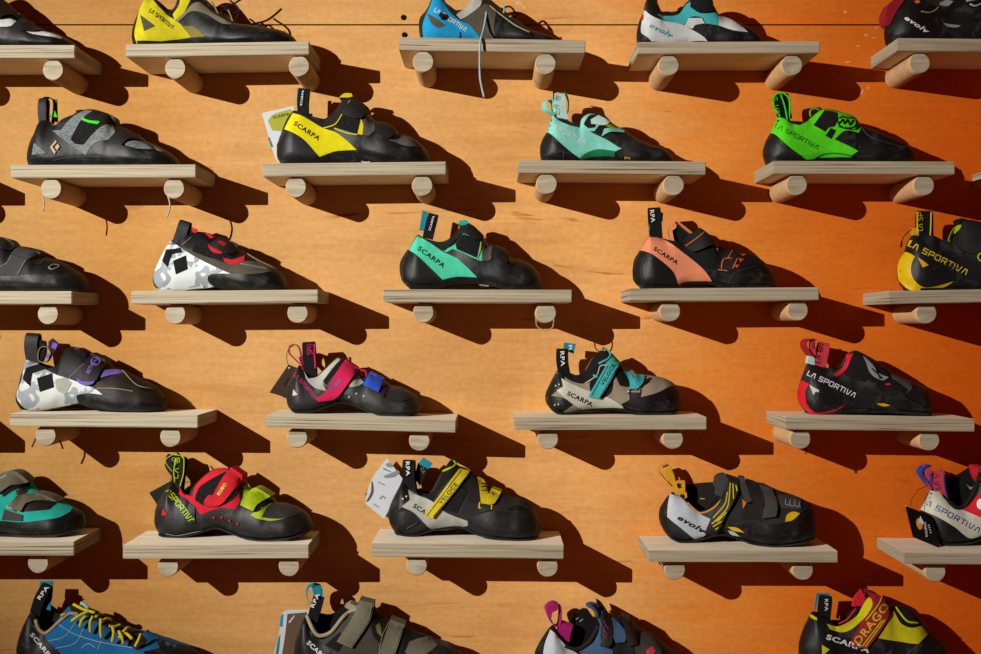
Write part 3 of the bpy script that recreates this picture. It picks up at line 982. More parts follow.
s.l('stitching', 'rubg2', [(150,440),(260,415),(400,405),(560,412)], .0008)
s.p('emblem', 'beige_logo', [(222,315),(190,352),(215,392),(222,377),(204,351),(227,325)])
s.p('emblem', 'beige_logo', [(234,333),(243,350),(229,370),(218,352)])
s.pull('strapblack', [(160,225),(156,160),(160,88)], 42, h=.010)
s.loop('blackfab', [(182,210),(178,120),(160,86),(190,84),(212,100),(215,150),(205,225)], .010, c=.004)
s.f('pull_tab', 'green_bright', [(210,92),(229,92),(234,218),(216,214)], .014, .002)
s.f('pull_tab', 'green_bright', [(213,145),(234,190),(192,188)], .002, .003)
s.sole(h=.010)

s = Shoe('bright yellow and black shoe with two black leather straps and a leaflet behind its heel', SH['22'], (255, 75),
  [(152,476),(122,430),(125,370),(148,290),(180,215),(213,175),(265,200),(330,225),(385,238),(430,190),(465,145),(475,118),(510,108),(560,125),(620,172),(625,200),(655,240),(700,245),(765,280),(782,308),(850,330),(910,375),(948,425),(962,474)],
  [(152,484),(330,486),(400,468),(500,460),(620,464),(720,484),(850,486),(958,484)], 'rub2', (222,400), inner='lining_black')
s.p('heel_rand', 'rub', [(160,285),(225,310),(300,385),(348,432),(250,468),(165,480),(130,440),(124,370),(138,320)])
s.p('collar', 'darkfab', [(210,182),(265,202),(330,228),(385,240),(425,212),(475,130),(515,115),(545,130),(440,262),(370,278),(265,214)])
s.p('upper_panel', 'yellow', [(207,192),(265,212),(370,275),(440,300),(500,345),(554,396),(440,402),(352,432),(270,340),(220,305),(160,280)])
s.p('velcro_pad', 'velcro', [(478,195),(560,222),(585,220),(568,305),(545,305),(433,270)])
s.p('tongue', 'greyfab', [(590,222),(650,250),(655,290),(620,320),(586,314)])
s.p('upper_panel', 'yellow', [(578,222),(590,262),(585,314),(558,310),(570,260)])
s.lines('piping', 'yellow', [[(518,128),(470,210),(438,255),(372,277)], [(435,278),(500,303),(560,314)]], .0012)
s.p('strap', 'strapblack', [(528,120),(562,125),(622,172),(622,197),(575,222),(540,222),(472,198),(500,150)], thru=True)
s.p('strap', 'strapblack', [(690,242),(765,283),(765,312),(730,335),(648,295),(662,260)], thru=True, lift=.001)
s.p('toe_panel', 'greyfab', [(732,345),(785,312),(860,342),(912,388),(830,378)])
s.f('tongue', 'yellow2', [(462,118),(492,96),(530,96),(537,112),(520,118),(480,118)], 0, .022)
s.p('sole_badge', 'olive_tan', [(497,440),(530,437),(552,448),(535,456),(505,450)])
s.l('sole_badge', 'white_print', [(575,452),(590,444),(620,446),(635,456),(618,464),(588,462)], .0007, closed=True)
s.t('SCARPA', 'black_print', (208,254), (345,344), 24, bold=.04)
s.pull('blackfab', [(264,200),(262,135),(270,60)], 60, h=.006)
s.t('SCARPA', 'white_print', (255,152), (266,68), 10, c=-.0085, bold=.04)
s.f('pull_tab', 'teal_tab', [(230,57),(246,57),(240,152),(228,152)], .006, .002)
s.f('pull_tab', 'teal_tab', [(276,172),(288,172),(282,195),(274,195)], .002, .002)
s.card('leaflet', 'folded paper leaflet with olive green print behind the heel of the yellow and black shoe', 'leaflet', 'card_white',
   [(38,190),(213,153),(205,300),(130,462),(108,430)], .026)
s.cardpart('print', 'card_olive', [(95,200),(190,170),(205,180),(160,290),(95,285),(70,235)], .0252)
s.cardpart('print', 'teal_tab', [(70,322),(78,322),(98,375),(86,375)], .0252)
s.shift(s.t('SCARPA', 'black_print', (98,222), (188,202), 14, c=.0245, bold=.03, name='print'))
s.sole(h=.009)

s = Shoe('pale mint shoe with black rubber toe and heel and a white printed pull loop', SH['23'], (525, 75),
  [(92,465),(80,400),(92,345),(118,300),(150,210),(190,222),(235,250),(285,270),(305,255),(310,225),(345,198),(385,195),(440,210),(470,245),(540,288),(600,330),(680,366),(740,380),(790,418),(810,468)],
  [(92,474),(300,474),(370,458),(480,460),(530,474),(805,474)], 'rub', (195,305), inner='lining_black')
s.p('upper_panel', 'mint', [(150,210),(185,237),(245,262),(300,275),(345,290),(400,318),(440,335),(527,386),(490,402),(400,390),(340,408),(298,440),(255,410),(180,345),(117,302)])
s.p('upper_panel', 'mint', [(310,225),(345,200),(385,202),(405,255),(395,290),(345,292),(300,277)])
s.p('arch_panel', 'darkgreen', [(298,440),(340,408),(400,390),(490,400),(488,460),(300,446)])
s.p('velcro_pad', 'velcro', [(318,255),(350,207),(388,202),(395,235),(382,272),(345,275)])
s.p('strap', 'mint_white', [(360,228),(400,205),(467,242),(438,258),(362,252)], thru=True)
s.p('strap', 'blackfab', [(400,263),(432,270),(410,308),(376,296)])
s.p('upper_panel', 'mint', [(432,278),(500,272),(542,285),(540,298),(465,295),(418,320)], thru=True)
s.p('tongue', 'lime', [(440,262),(470,256),(512,278),(470,272)], thru=True)
s.p('toe_cap', 'rubg', [(418,322),(465,295),(542,300),(620,345),(700,385),(790,420),(808,465),(640,440),(525,385)])
s.p('rand', 'rub', [(527,387),(640,395),(760,440),(805,472),(490,470),(488,405)])
s.t('Vibram', 'amber_rubber', (540,448), (618,462), 20, bold=.05, shear=.3)
s.t('SPORTIVA', 'white_print', (152,276), (326,366), 22, 'stroke')
s.lines('stitching', 'rubg2', [[(150,320),(160,360),(190,400),(260,420)], [(100,430),(180,410),(215,400)], [(215,395),(210,450)]], .0012)
s.pull('mint_white', [(207,238),(190,165),(188,90)], 58, h=.011)
s.t('LA S', 'teal_print', (172,195), (180,98), 20, 'stroke', c=-.0125)
s.loop('darkgreen', [(218,238),(235,180),(236,130),(222,92),(206,88)], .014, c=.003, closed=False)
s.loop('mint', [(155,205),(112,178),(104,145),(120,127),(148,132),(158,160)], .012, closed=True, tilt=.003)
s.sole(h=.006)

s = Shoe('neon green shoe with black toe and heel and a black printed pull loop', SH['24'], (750, 75),
  [(98,474),(72,415),(88,345),(112,305),(150,220),(182,215),(215,240),(260,255),(310,240),(350,205),(400,173),(450,178),(510,195),(560,222),(595,262),(660,285),(740,320),(800,345),(850,373),(885,410),(898,470)],
  [(98,478),(300,478),(380,466),(540,466),(600,478),(892,478)], 'rub2', (215,320), inner='lining_black')
s.p('upper_panel', 'green', [(150,220),(215,245),(265,262),(350,262),(410,300),(460,337),(592,400),(558,425),(542,458),(430,450),(330,460),(240,400),(180,350),(110,307)])
s.p('upper_panel', 'green', [(308,244),(350,207),(400,176),(480,190),(565,215),(600,262),(592,302),(520,290),(462,337),(350,292),(265,264)])
s.p('velcro_pad', 'velcro', [(405,178),(480,195),(465,265),(432,275),(410,298),(345,262)])
s.p('velcro_pad', 'velcro', [(440,276),(470,290),(445,337),(412,318)])
s.p('strap', 'green', [(482,188),(565,215),(592,252),(570,282),(480,270)], thru=True)
s.lines('emblem', 'black_print', [[(482,225),(505,215),(530,222),(560,225),(578,250),(565,272),(520,275),(480,262),(482,225)], [(490,250),(505,228),(515,255),(530,230),(545,262),(560,235)]], .0013)
s.p('toe_cap', 'rub', [(462,337),(520,292),(592,304),(600,264),(700,305),(820,358),(885,412),(896,474),(560,474),(545,458),(560,425),(594,402)])
s.lines('stitching', 'rubg2', [[(600,270),(650,320),(760,360),(860,385)], [(140,330),(165,370),(210,400),(280,430)]], .001)
s.t('LA SPORTIVA', 'black_print', (135,272), (368,394), 22, 'stroke')
s.pull('blackfab', [(192,235),(178,165),(170,92)], 66, h=.010)
s.lines('seam', 'darkgreen', [[(330,456),(400,420),(480,415),(555,428)]], .0009)
s.l('pull_tab', 'green_bright', [(165,215),(132,160),(127,115),(150,92),(185,90),(212,115),(218,160),(214,235)], .0016, c=-.009)
s.l('pull_tab', 'green_bright', [(168,95),(190,160),(204,235)], .0012, c=-.0125)
s.t('LA S', 'green_bright', (160,195), (145,105), 24, 'stroke', c=-.0125)
s.cord('lace', 'green_bright', [(330,215,-8),(328,185,-6),(345,172,-4),(370,174,-2),(382,184,0)], .0013)
s.sole(h=.006)
# ============================================================ third row
s = Shoe('plain black and charcoal shoe cut off by the left frame edge, halfway down', SH['31'], (0, 205),
  [(-365,465),(-385,400),(-370,330),(-330,230),(-300,190),(-250,200),(-200,190),(-150,150),(-80,150),(0,172),(55,187),(80,217),(85,236),(110,225),(160,238),(215,252),(240,290),(260,287),(330,305),(400,345),(445,375),(475,415),(480,465)],
  [(-365,474),(0,474),(470,474)], 'dk', (-290,-170))
s.p('rand', 'rubg', [(-375,400),(-100,385),(0,385),(200,377),(330,374),(410,358),(450,378),(476,430),(474,472),(-360,472)])
s.p('strap', 'strapgrey', [(85,236),(110,226),(215,252),(222,264),(155,292),(62,264)], thru=True)
s.p('strap', 'strapgrey', [(60,266),(152,292),(100,383),(0,376),(-40,350),(20,330)])
s.p('strap', 'strapblack', [(-60,160),(0,172),(55,190),(80,225),(60,245),(0,237),(-60,218)], thru=True)
s.p('tongue', 'brown_dark', [(160,292),(222,266),(250,292),(235,318),(190,320)])
s.l('emblem', 'grey_print', [(265,338),(290,322),(322,325),(315,338),(280,348)], .0012, closed=True)
s.l('stitching', 'silver', [(62,270),(40,310),(0,335)], .0006)
s.l('stitching', 'silver', [(145,292),(95,378)], .0006)
s.sole(h=.006)

s = Shoe('white camouflage shoe with black diamond emblem and red accents', SH['32'], (130, 200),
  [(185,493),(140,458),(130,400),(160,330),(195,260),(232,208),(262,235),(300,205),(340,185),(375,168),(420,178),(465,203),(500,198),(555,225),(590,262),(640,288),(700,318),(760,348),(800,373),(838,412),(863,484)],
  [(185,495),(240,495),(300,487),(460,474),(600,488),(700,496),(860,496)], 'dk', (255,350), inner='lining_black')
s.p('heel_cup', 'camo', [(222,215),(270,250),(330,290),(420,340),(552,402),(440,402),(425,430),(465,470),(330,486),(190,492),(140,455),(131,400),(160,330),(195,260)])
s.p('upper_panel', 'olive', [(270,248),(330,288),(440,345),(560,402),(700,400),(800,385),(760,352),(640,330),(520,340),(440,315),(350,270)])
s.p('toe_cap', 'rub', [(425,412),(450,399),(700,402),(800,384),(840,420),(862,484),(600,486),(465,472),(425,438)])
s.p('emblem', 'blackfab', [(200,265),(275,255),(285,280),(230,290),(205,360),(175,325)])
s.p('emblem', 'blackfab', [(235,325),(305,297),(315,372),(250,400)])
s.p('velcro_pad', 'velcro', [(350,240),(420,215),(520,300),(505,330),(400,300),(340,275)])
s.p('upper_panel', 'red', [(508,312),(560,322),(628,300),(622,332),(560,347),(512,332)])
s.p('strap', 'red', [(424,234),(442,250),(508,283),(492,290),(455,282),(430,258)])
s.p('strap', 'strapblack', [(445,225),(492,198),(555,225),(587,245),(560,290),(510,285),(435,242)], thru=True)
s.p('strap', 'dark_red', [(475,225),(500,215),(535,235),(510,250)], thru=True, lift=.0004)
s.p('toe_panel', 'greyfab', [(590,347),(640,335),(750,375),(650,374)])
s.lines('stitching', 'olive_beige', [[(640,292),(700,330),(760,358),(800,380)], [(600,345),(680,360),(760,378)]], .001)
s.f('tongue', 'red', [(410,170),(440,182),(466,206),(445,208)], -.004, .02)
s.pull('strapblack', [(262,240),(285,180),(306,112)], 62, h=.009)
s.pull('blackfab', [(310,245),(325,200),(345,150)], 50, h=.004)
s.f('pull_tab', 'red', [(340,142),(368,165),(358,182),(334,160)], -.006, .002)
s.lines('stitching', 'olive_beige', [[(285,240),(335,198)]], .0009)
s.sole(h=.003, m='white_suede', u1=.4)

s = Shoe('sea green and black shoe with black lettering, in the middle of the wall', SH['33'], (380, 200),
  [(165,478),(125,440),(108,380),(115,330),(135,300),(170,240),(205,180),(240,205),(280,218),(330,228),(370,215),(420,172),(440,130),(475,115),(495,125),(565,185),(575,225),(615,238),(640,238),(705,278),(712,308),(780,320),(840,358),(875,410),(883,482)],
  [(165,485),(240,487),(340,474),(420,455),(520,450),(620,464),(700,485),(880,487)], 'rubg', (215,420), inner='lining_black')
s.p('heel_rand', 'rub', [(150,265),(215,310),(280,370),(335,428),(230,468),(170,480),(125,440),(110,380),(116,330)])
s.lines('stitching', 'rubg2', [[(140,310),(122,370),(135,440),(175,472)], [(175,280),(230,325),(330,430)]], .001)
s.p('collar', 'darkfab', [(205,184),(280,220),(330,230),(370,217),(425,172),(455,172),(345,277),(270,227)])
s.p('upper_panel', 'teal_green', [(205,190),(270,227),(345,277),(420,312),(480,365),(530,415),(420,412),(340,428),(255,345),(200,300),(157,267)])
s.p('upper_panel', 'teal_green', [(412,232),(455,175),(545,215),(560,225),(556,325),(530,318),(400,262),(362,278),(345,270)])
s.p('velcro_pad', 'velcro', [(455,178),(548,215),(530,310),(418,262),(413,232)])
s.p('tongue', 'greyfab', [(556,235),(610,245),(617,275),(602,320),(554,326)])
s.lines('piping', 'lime', [[(552,222),(546,270),(530,312)]], .001)
s.lines('stitching', 'black_print', [[(440,180),(400,225),(350,270)]], .0008)
s.p('strap', 'darkfab', [(452,132),(495,125),(565,185),(560,207),(510,205),(470,172)], thru=True)
s.p('strap', 'strapblack', [(625,235),(710,280),(705,308),(690,338),(604,295),(610,258)], thru=True, lift=.001)
s.f('tongue', 'teal_suede', [(424,130),(435,110),(470,104),(487,122),(455,136)], 0, .022)
s.p('sole_badge', 'grey_print', [(538,452),(595,458),(590,464),(545,458)])
s.t('SCARPA', 'black_print', (203,264), (344,366), 24, bold=.04)
s.pull('blackfab', [(260,205),(275,140),(292,72)], 56, h=.008)
s.t('SCARPA', 'white_print', (275,162), (298,82), 11, c=-.0105, bold=.04)
s.f('pull_tab', 'teal_tab', [(232,50),(262,60),(242,165),(214,160)], .006, .002)
s.sole(h=.008)

s = Shoe('peach and black shoe with peach tongue loop and black lettering', SH['34'], (615, 195),
  [(150,508),(112,470),(100,420),(110,345),(140,290),(178,222),(265,235),(300,250),(360,262),(400,215),(440,187),(465,176),(500,203),(525,230),(545,268),(600,288),(660,303),(720,318),(780,343),(830,383),(867,430),(873,503)],
  [(150,511),(330,511),(380,490),(540,490),(600,508),(870,511)], 'blackfab', (272,375), inner='lining_black')
s.p('heel_cup', 'rub', [(140,300),(200,318),(270,370),(320,420),(345,487),(330,505),(150,507),(112,470),(101,420),(111,345)])
s.p('rand', 'rub', [(480,400),(560,410),(620,430),(680,392),(780,360),(830,385),(868,430),(872,505),(600,506),(535,486)])
s.p('upper_panel', 'peach', [(178,226),(235,226),(330,280),(420,350),(480,402),(537,486),(440,472),(345,486),(320,420),(270,370),(200,318),(135,300)])
s.lines('stitching', 'rubg2', [[(165,330),(142,400),(150,480)], [(618,478),(650,430),(720,400),(780,386)]], .001)
s.p('upper_panel', 'darkfab', [(555,402),(620,422),(680,345),(640,305),(600,310)])
s.lines('stitching', 'orange_print', [[(560,405),(615,412)], [(640,402),(668,345)], [(580,400),(592,350),(640,342)], [(545,262),(560,300)], [(640,300),(615,345)]], .0009)
s.p('vent', 'red_print', [(645,378),(678,380),(664,396)]); s.p('vent', 'red_print', [(668,340),(704,348),(685,364)]); s.p('vent', 'red_print', [(682,318),(716,320),(700,332)])
s.p('strap', 'strapblack', [(368,270),(400,218),(463,176),(490,195),(527,230),(542,262),(430,307),(395,292)], thru=True)
s.lines('stitching', 'orange_print', [[(385,276),(440,238),(490,198)]], .001)
s.dot('emblem', 'white_print', 470, 232, 12, 5); s.dot('emblem', 'orange_print', 418, 268, 6); s.dot('emblem', 'orange_print', 445, 252, 6)
s.loop('peach', [(312,250),(298,195),(325,142),(350,158),(418,212)], .018, .0022, closed=False, name='tongue')
s.f('tongue', 'blackfab', [(315,190),(345,170),(400,215),(370,262),(325,245)], .004, .01)
s.t('SCARPA', 'black_print', (208,296), (336,378), 21, bold=.05)
s.pull('blackfab', [(225,240),(218,160),(212,68)], 66, h=.009)
s.t('RPA', 'white_print', (190,80), (198,148), 22, c=-.0105, bold=.04)
s.f('pull_tab', 'teal_tab', [(248,92),(262,95),(259,145),(248,130)], .008, .002)
s.f('pull_tab', 'teal_tab', [(183,160),(190,160),(192,190),(184,190)], .004, .002)
s.sole(h=.005)

s = Shoe('black shoe with yellow rubber heel wrap and large yellow lettering, at the right frame edge', SH['35'], (801, 195),
  [(600,515),(550,475),(530,400),(540,350),(568,300),(600,215),(640,215),(700,225),(740,245),(800,250),(830,200),(870,145),(920,135),(981,150),(1060,190),(1130,240),(1230,320),(1320,380),(1365,430),(1377,515)],
  [(600,518),(900,518),(1372,518)], 'rub2', (650,805), inner='lining_black')
s.p('heel_rand', 'amber_rubber', [(565,305),(620,330),(602,370),(600,420),(625,468),(670,498),(740,494),(832,468),(780,500),(680,514),(600,515),(552,470),(531,400),(541,350)])
s.p('heel_patch', 'amber', [(636,335),(696,378),(664,390)])
s.p('collar', 'lime', [(803,252),(812,215),(850,165),(888,162),(830,215),(812,255)])
s.p('strap', 'strapblack', [(890,140),(1020,165),(990,335),(880,300),(840,260)], thru=True)
s.l('emblem', 'yellow_web', [(975,320),(990,315),(1000,340),(990,360),(972,355),(965,335)], .0012, closed=True)
s.lines('stitching', 'rubg2', [[(720,400),(780,380),(860,400)], [(900,320),(940,350),(981,350)]], .001)
s.t('LA SPORTIVA', 'yellow_web', (582,270), (900,434), 28, 'stroke', wt=.2)
s.f('pull_tab', 'amber', [(604,176),(632,178),(640,218),(602,216)], .002, .012)
s.pull('blackfab', [(676,248),(672,170),(672,85)], 78, h=.009)
s.l('pull_tab', 'yellow_web', [(634,205),(634,88)], .0013, c=-.0095)
s.l('pull_tab', 'yellow_web', [(703,245),(708,160),(710,90)], .0013, c=-.0095)
s.t('LA SP', 'yellow_web', (662,190), (662,90), 24, 'stroke', c=-.0105)
s.cord('thread', 'thread_dark', [(608,178,0),(575,205,0),(555,230,0),(546,275,0)], .0007)
s.f('thread', 'thread_dark', [(546,245),(553,250),(547,280),(540,278)], 0, .002)
s.f('tongue', 'blackfab', [(842,140),(860,128),(890,135),(880,160),(850,158)], 0, .02)
s.sole(h=.004, u0=.1)

# ============================================================ fourth row
s = Shoe('white and black shoe with diamond emblem, purple strap edge and purple loop', SH['41'], (5, 325),
  [(130,472),(80,430),(68,380),(95,300),(122,200),(135,180),(190,215),(240,235),(290,232),(318,195),(325,150),(360,122),(420,135),(470,157),(545,195),(600,238),(650,250),(720,288),(780,315),(830,348),(870,400),(884,462)],
  [(130,474),(220,470),(330,447),(400,434),(480,457),(600,472),(760,478),(880,466)], 'dk', (185,318), inner='lining_black')
s.p('toe_panel', 'brown_leather', [(500,340),(560,290),(640,264),(700,318),(760,368),(820,372),(872,402),(882,450),(760,470),(600,466),(530,400)])
s.p('heel_cup', 'camo2', [(125,192),(180,217),(260,267),(330,292),(400,317),(490,352),(532,384),(430,378),(390,400),(400,430),(330,447),(220,468),(130,470),(80,430),(69,380),(95,300)])
s.p('rand', 'rub', [(390,388),(430,379),(532,385),(640,410),(800,430),(880,440),(882,466),(760,474),(600,468),(480,452),(400,430)])
s.p('emblem', 'blackfab', [(115,240),(180,220),(237,240),(150,270),(140,342),(98,300)])
s.p('emblem', 'blackfab', [(174,295),(258,268),(268,345),(190,371)])
s.p('heel_patch', 'palegrey', [(275,300),(330,295),(365,320),(330,385),(285,360)])
s.p('upper_panel', 'purple', [(518,272),(545,250),(625,247),(642,264),(560,280),(520,292)])
s.p('strap', 'purple', [(388,292),(425,312),(492,303),(476,325),(430,333),(398,318)], lift=.003)
s.p('strap', 'strapblack', [(470,156),(546,192),(535,232),(500,302),(470,310),(425,310),(393,295),(420,235)], thru=True)
s.l('emblem', 'purple', [(470,200),(485,182),(510,188),(520,205),(505,222),(480,215)], .0012, closed=True)
s.t('METHOD', 'purple', (458,272), (502,190), 20, bold=.05)
s.p('tongue', 'plum', [(372,130),(400,132),(448,165),(440,180),(400,158)], thru=True)
s.lines('stitching', 'olive_beige', [[(640,250),(720,330),(815,352)], [(500,350),(600,350),(700,365)]], .001)
s.lines('stitching', 'grey_print', [[(430,215),(350,292)]], .0006)
s.pull('strapblack', [(165,218),(152,130),(156,52)], 72, h=.010)
s.f('pull_tab', 'blackfab', [(190,85),(222,95),(225,150),(205,215),(180,210)], -.002, .006)
s.loop('olive_beige', [(190,200),(188,150),(205,125),(240,130),(252,165),(228,205)], .008, c=-.004)
s.f('pull_tab', 'purple_dark', [(240,95),(260,78),(303,115),(265,160),(236,140)], -.004, .003)
s.f('pull_tab', 'purple', [(262,100),(288,108),(277,138),(253,128)], -.007, .001)
s.f('pull_tab', 'purple', [(228,160),(245,168),(238,190),(222,186)], -.009, .001)
s.sole(h=.002, m='cream', u1=.4)

s = Shoe('grey shoe with a pink strap and a blue strap', SH['42'], (260, 330),
  [(200,445),(160,405),(143,340),(150,290),(190,225),(215,180),(240,215),(262,245),(310,248),(345,215),(400,162),(425,148),(465,160),(530,205),(545,240),(580,250),(600,232),(672,270),(708,302),(780,320),(840,358),(882,430)],
  [(200,447),(290,445),(350,427),(430,402),(500,407),(560,435),(640,462),(730,472),(820,470),(878,455)], 'rubg', (240,335), inner='lining_black')
s.p('collar', 'palegrey', [(238,215),(262,262),(310,252),(345,222),(425,150),(440,160),(350,270),(345,295),(362,330),(300,312),(262,277)])
s.p('velcro_pad', 'velcro', [(343,275),(430,170),(467,165),(380,270),(362,297)])
s.p('upper_panel', 'palegrey', [(478,307),(540,250),(565,288),(520,312)])
s.p('toe_cap', 'rubg2', [(458,350),(480,320),(520,308),(570,310),(640,345),(690,378),(690,340),(720,305),(790,325),(850,365),(882,432),(870,456),(820,468),(720,470),(640,460),(570,432),(500,397),(465,375)])
s.lines('stitching', 'rubg', [[(700,380),(760,395),(820,380),(850,365)]], .001)
s.p('strap', 'pink', [(465,160),(530,205),(525,230),(440,345),(400,378),(315,388),(304,370),(362,330),(420,225)], thru=True)
s.t('KUBO', 'blue_print', (397,334), (443,275), 18, bold=.05)
s.p('strap', 'purple_dark', [(652,330),(690,293),(708,322),(672,366),(638,350)])
s.p('strap', 'blue_strap', [(600,228),(677,270),(645,342),(560,300)], thru=True)
s.loop('pink', [(535,240),(545,222),(572,222),(582,240),(578,270)], .016, .002, closed=False, name='strap')
s.p('heel_patch', 'cream', [(182,318),(208,348),(177,353)])
s.t('LA SPORTIVA', 'pink_print', (184,238), (300,376), 18, 'stroke')
for q in ((485,365), (525,348), (565,363)): s.dot('rivet', 'palegrey', *q, 6)
s.pull('blackfab', [(278,248),(272,160),(266,62)], 68, h=.010)
s.l('pull_tab', 'pink', [(303,205),(299,140),(297,72)], .0014, c=-.0115)
s.t('SPO', 'pink', (285,128), (283,72), 26, 'stroke', c=-.0125)
s.loop('pink', [(246,212),(236,170),(222,140),(216,142),(228,180),(238,212)], .012)
s.loop('magenta_edge', [(218,178),(190,152),(160,118),(163,85),(188,72),(210,85),(222,120),(234,180)], .011, tilt=.002)
s.card('hang_tag', 'dark amber hang tag behind the heel of the grey shoe with pink strap', 'tag', 'card_brown', [(155,182),(240,215),(215,385),(52,332)], .024)
s.shift(s.cord('string', 'thread_dark', [(158,196,24),(146,150,18),(150,110,8),(170,85,2),(192,80,0)], .0005))
s.cardpart('eyelet', 'card_white', [(153,200),(158,194),(164,199),(159,206)], .0232)
s.cardpart('print', 'card_black', [(125,290),(150,250),(185,262),(165,320)], .0233)
s.sole(h=.004)

s = Shoe('beige and black shoe with turquoise webbing straps', SH['43'], (530, 330),
  [(140,445),(95,390),(90,340),(110,280),(145,210),(215,225),(240,238),(270,240),(300,215),(330,160),(380,108),(405,95),(435,112),(485,163),(522,208),(560,213),(590,238),(650,245),(720,258),(780,288),(812,330),(820,390),(792,452)],
  [(140,447),(200,453),(300,437),(480,432),(560,452),(680,459),(788,452)], 'beige_suede', (222,292), inner='lining_green')
s.p('heel_rand', 'rub', [(145,212),(185,230),(185,275),(178,300),(150,318),(112,348),(180,362),(238,395),(178,436),(205,450),(140,445),(95,390),(90,340),(110,280)])
s.p('collar', 'blackfab', [(145,212),(220,227),(270,242),(300,217),(335,157),(385,108),(440,117),(400,190),(330,272),(300,285),(240,277),(200,255)])
s.p('heel_cradle', 'cream', [(170,253),(225,285),(330,330),(440,370),(517,422),(440,427),(330,434),(290,430),(205,375),(145,320),(180,300)])
s.p('velcro_pad', 'velcro', [(360,215),(420,185),(470,230),(462,290),(445,330),(400,370),(335,345),(325,290)])
s.p('upper_panel', 'beige_suede', [(460,240),(500,290),(545,320),(540,375),(500,398),(430,360),(450,320)])
s.p('upper_panel', 'blackfab', [(478,200),(500,190),(555,240),(590,302),(530,305),(490,300),(470,250)])
s.p('strap', 'teal_web', [(492,190),(530,212),(592,308),(590,322),(545,318),(540,270)])
s.p('strap', 'teal_web', [(575,238),(625,243),(612,290),(592,310),(572,275)], thru=True)
s.p('toe_cap', 'rub', [(498,402),(560,375),(690,342),(775,305),(814,332),(820,390),(792,450),(680,458),(560,450),(515,427)])
s.p('toe_panel', 'blackfab', [(640,262),(660,258),(640,285),(615,300)])
s.p('strap_anchor', 'strapblack', [(540,345),(600,345),(592,370),(543,388)])
s.l('buckle', 'steel', [(537,322),(600,320),(600,343),(536,342)], .0016, closed=True)
s.p('strap', 'teal_web', [(430,165),(452,140),(487,163),(480,195),(380,370),(318,357)], thru=True)
s.lines('strap_trim', 'black_print', [[(425,190),(335,352)], [(484,185),(378,365)]], .0005)
s.t('VELOCE', 'black_print', (400,300), (466,188), 20, bold=.04)
s.lines('piping', 'teal_web', [[(375,178),(430,148),(438,125),(420,105),(402,92)], [(345,240),(370,252)]], .0018)
s.lines('piping', 'cream', [[(420,188),(385,190),(365,240),(300,285)]], .0009)
s.p('tongue', 'green_bright', [(440,150),(460,150),(470,160),(450,165)], thru=True)
s.dot('emblem', 'red', 398, 96, 7); s.dot('emblem', 'green_bright', 408, 104, 6)
for q in ((140,295), (158,288), (135,400), (155,397)): s.dot('rivet', 'cream', *q, 4)
s.t('SCARPA', 'black_print', (200,345), (336,412), 23, bold=.05)
s.f('pull_tab', 'teal_tab', [(185,60),(250,68),(238,122),(182,100)], .008, .003)
s.t('R', 'white_print', (212,74), (212,108), 18, c=.006, bold=.04)
s.pull('blackfab', [(190,245),(176,165),(176,95)], 64, h=.009)
s.t('RPA', 'white_print', (165,108), (170,190), 21, c=-.0105, bold=.05)
s.sole(h=.004)

s = Shoe('black shoe with two red pull loops and a red rubber heel wrap', SH['44'], (780, 330),
  [(170,450),(120,400),(100,330),(112,275),(150,172),(185,175),(240,195),(300,215),(335,180),(365,130),(400,108),(430,112),(500,150),(560,188),(620,233),(690,268),(760,298),(802,320),(822,370),(822,460)],
  [(170,452),(240,452),(420,448),(600,450),(740,462),(817,465)], 'rub2', (235,330), inner='lining_black')
s.p('heel_rand', 'red_rubber', [(118,265),(157,287),(138,330),(145,390),(190,440),(250,438),(352,405),(290,441),(200,453),(165,446),(115,390),(101,330)])
s.p('heel_patch', 'cream', [(160,290),(213,320),(206,350),(182,345)])
s.dot('heel_patch', 'rub', 200, 352, 16, 26)
s.p('velcro_pad', 'velcro', [(350,235),(395,120),(440,130),(500,235),(460,277),(380,252)])
s.p('collar', 'red', [(290,237),(340,200),(358,165),(365,125),(398,122),(385,150),(360,207),(315,245)])
s.p('strap', 'silver', [(455,138),(500,180),(540,232),(592,255),(560,271),(515,252),(485,218)])
s.lines('stitching', 'black_print', [[(500,205),(560,262)], [(520,205),(545,262)]], .001)
s.p('toe_panel', 'greyfab', [(608,238),(700,275),(722,322),(690,342),(620,302)])
s.p('toe_panel', 'blackfab', [(590,262),(625,270),(700,325),(680,345),(600,300)])
s.p('toe_cap', 'rubg', [(680,350),(720,322),(800,320),(820,370),(822,420),(760,395)])
s.p('sole_badge', 'amber_rubber', [(527,398),(565,397),(602,408),(565,414)])
s.dot('vent', 'red', 590, 293, 14, 6)
s.lines('stitching', 'rubg2', [[(460,290),(480,310),(560,340),(600,350)], [(640,350),(700,380),(780,420)], [(240,410),(350,430),(480,430)]], .001)
s.t('LA SPORTIVA', 'white_print', (148,236), (406,362), 24, 'stroke', wt=.2)
s.f('pull_tab', 'mint_white', [(150,132),(185,140),(183,185),(143,172)], 0, .012)
s.pull('red_tab', [(212,205),(225,130),(240,62)], 60, h=.008)
s.t('LA SP', 'black_print', (210,170), (232,66), 24, 'stroke', c=-.0095)
s.pull('red_tab', [(184,150),(176,100),(176,40)], 28, h=.004)
s.loop('dark_red', [(170,142),(135,92),(128,58),(155,42),(185,45)], .014, closed=False, tilt=.003)
s.t('OR', 'black_print', (168,45), (174,95), 16, 'stroke', c=-.0055)
s.sole(h=.005, u0=.3)
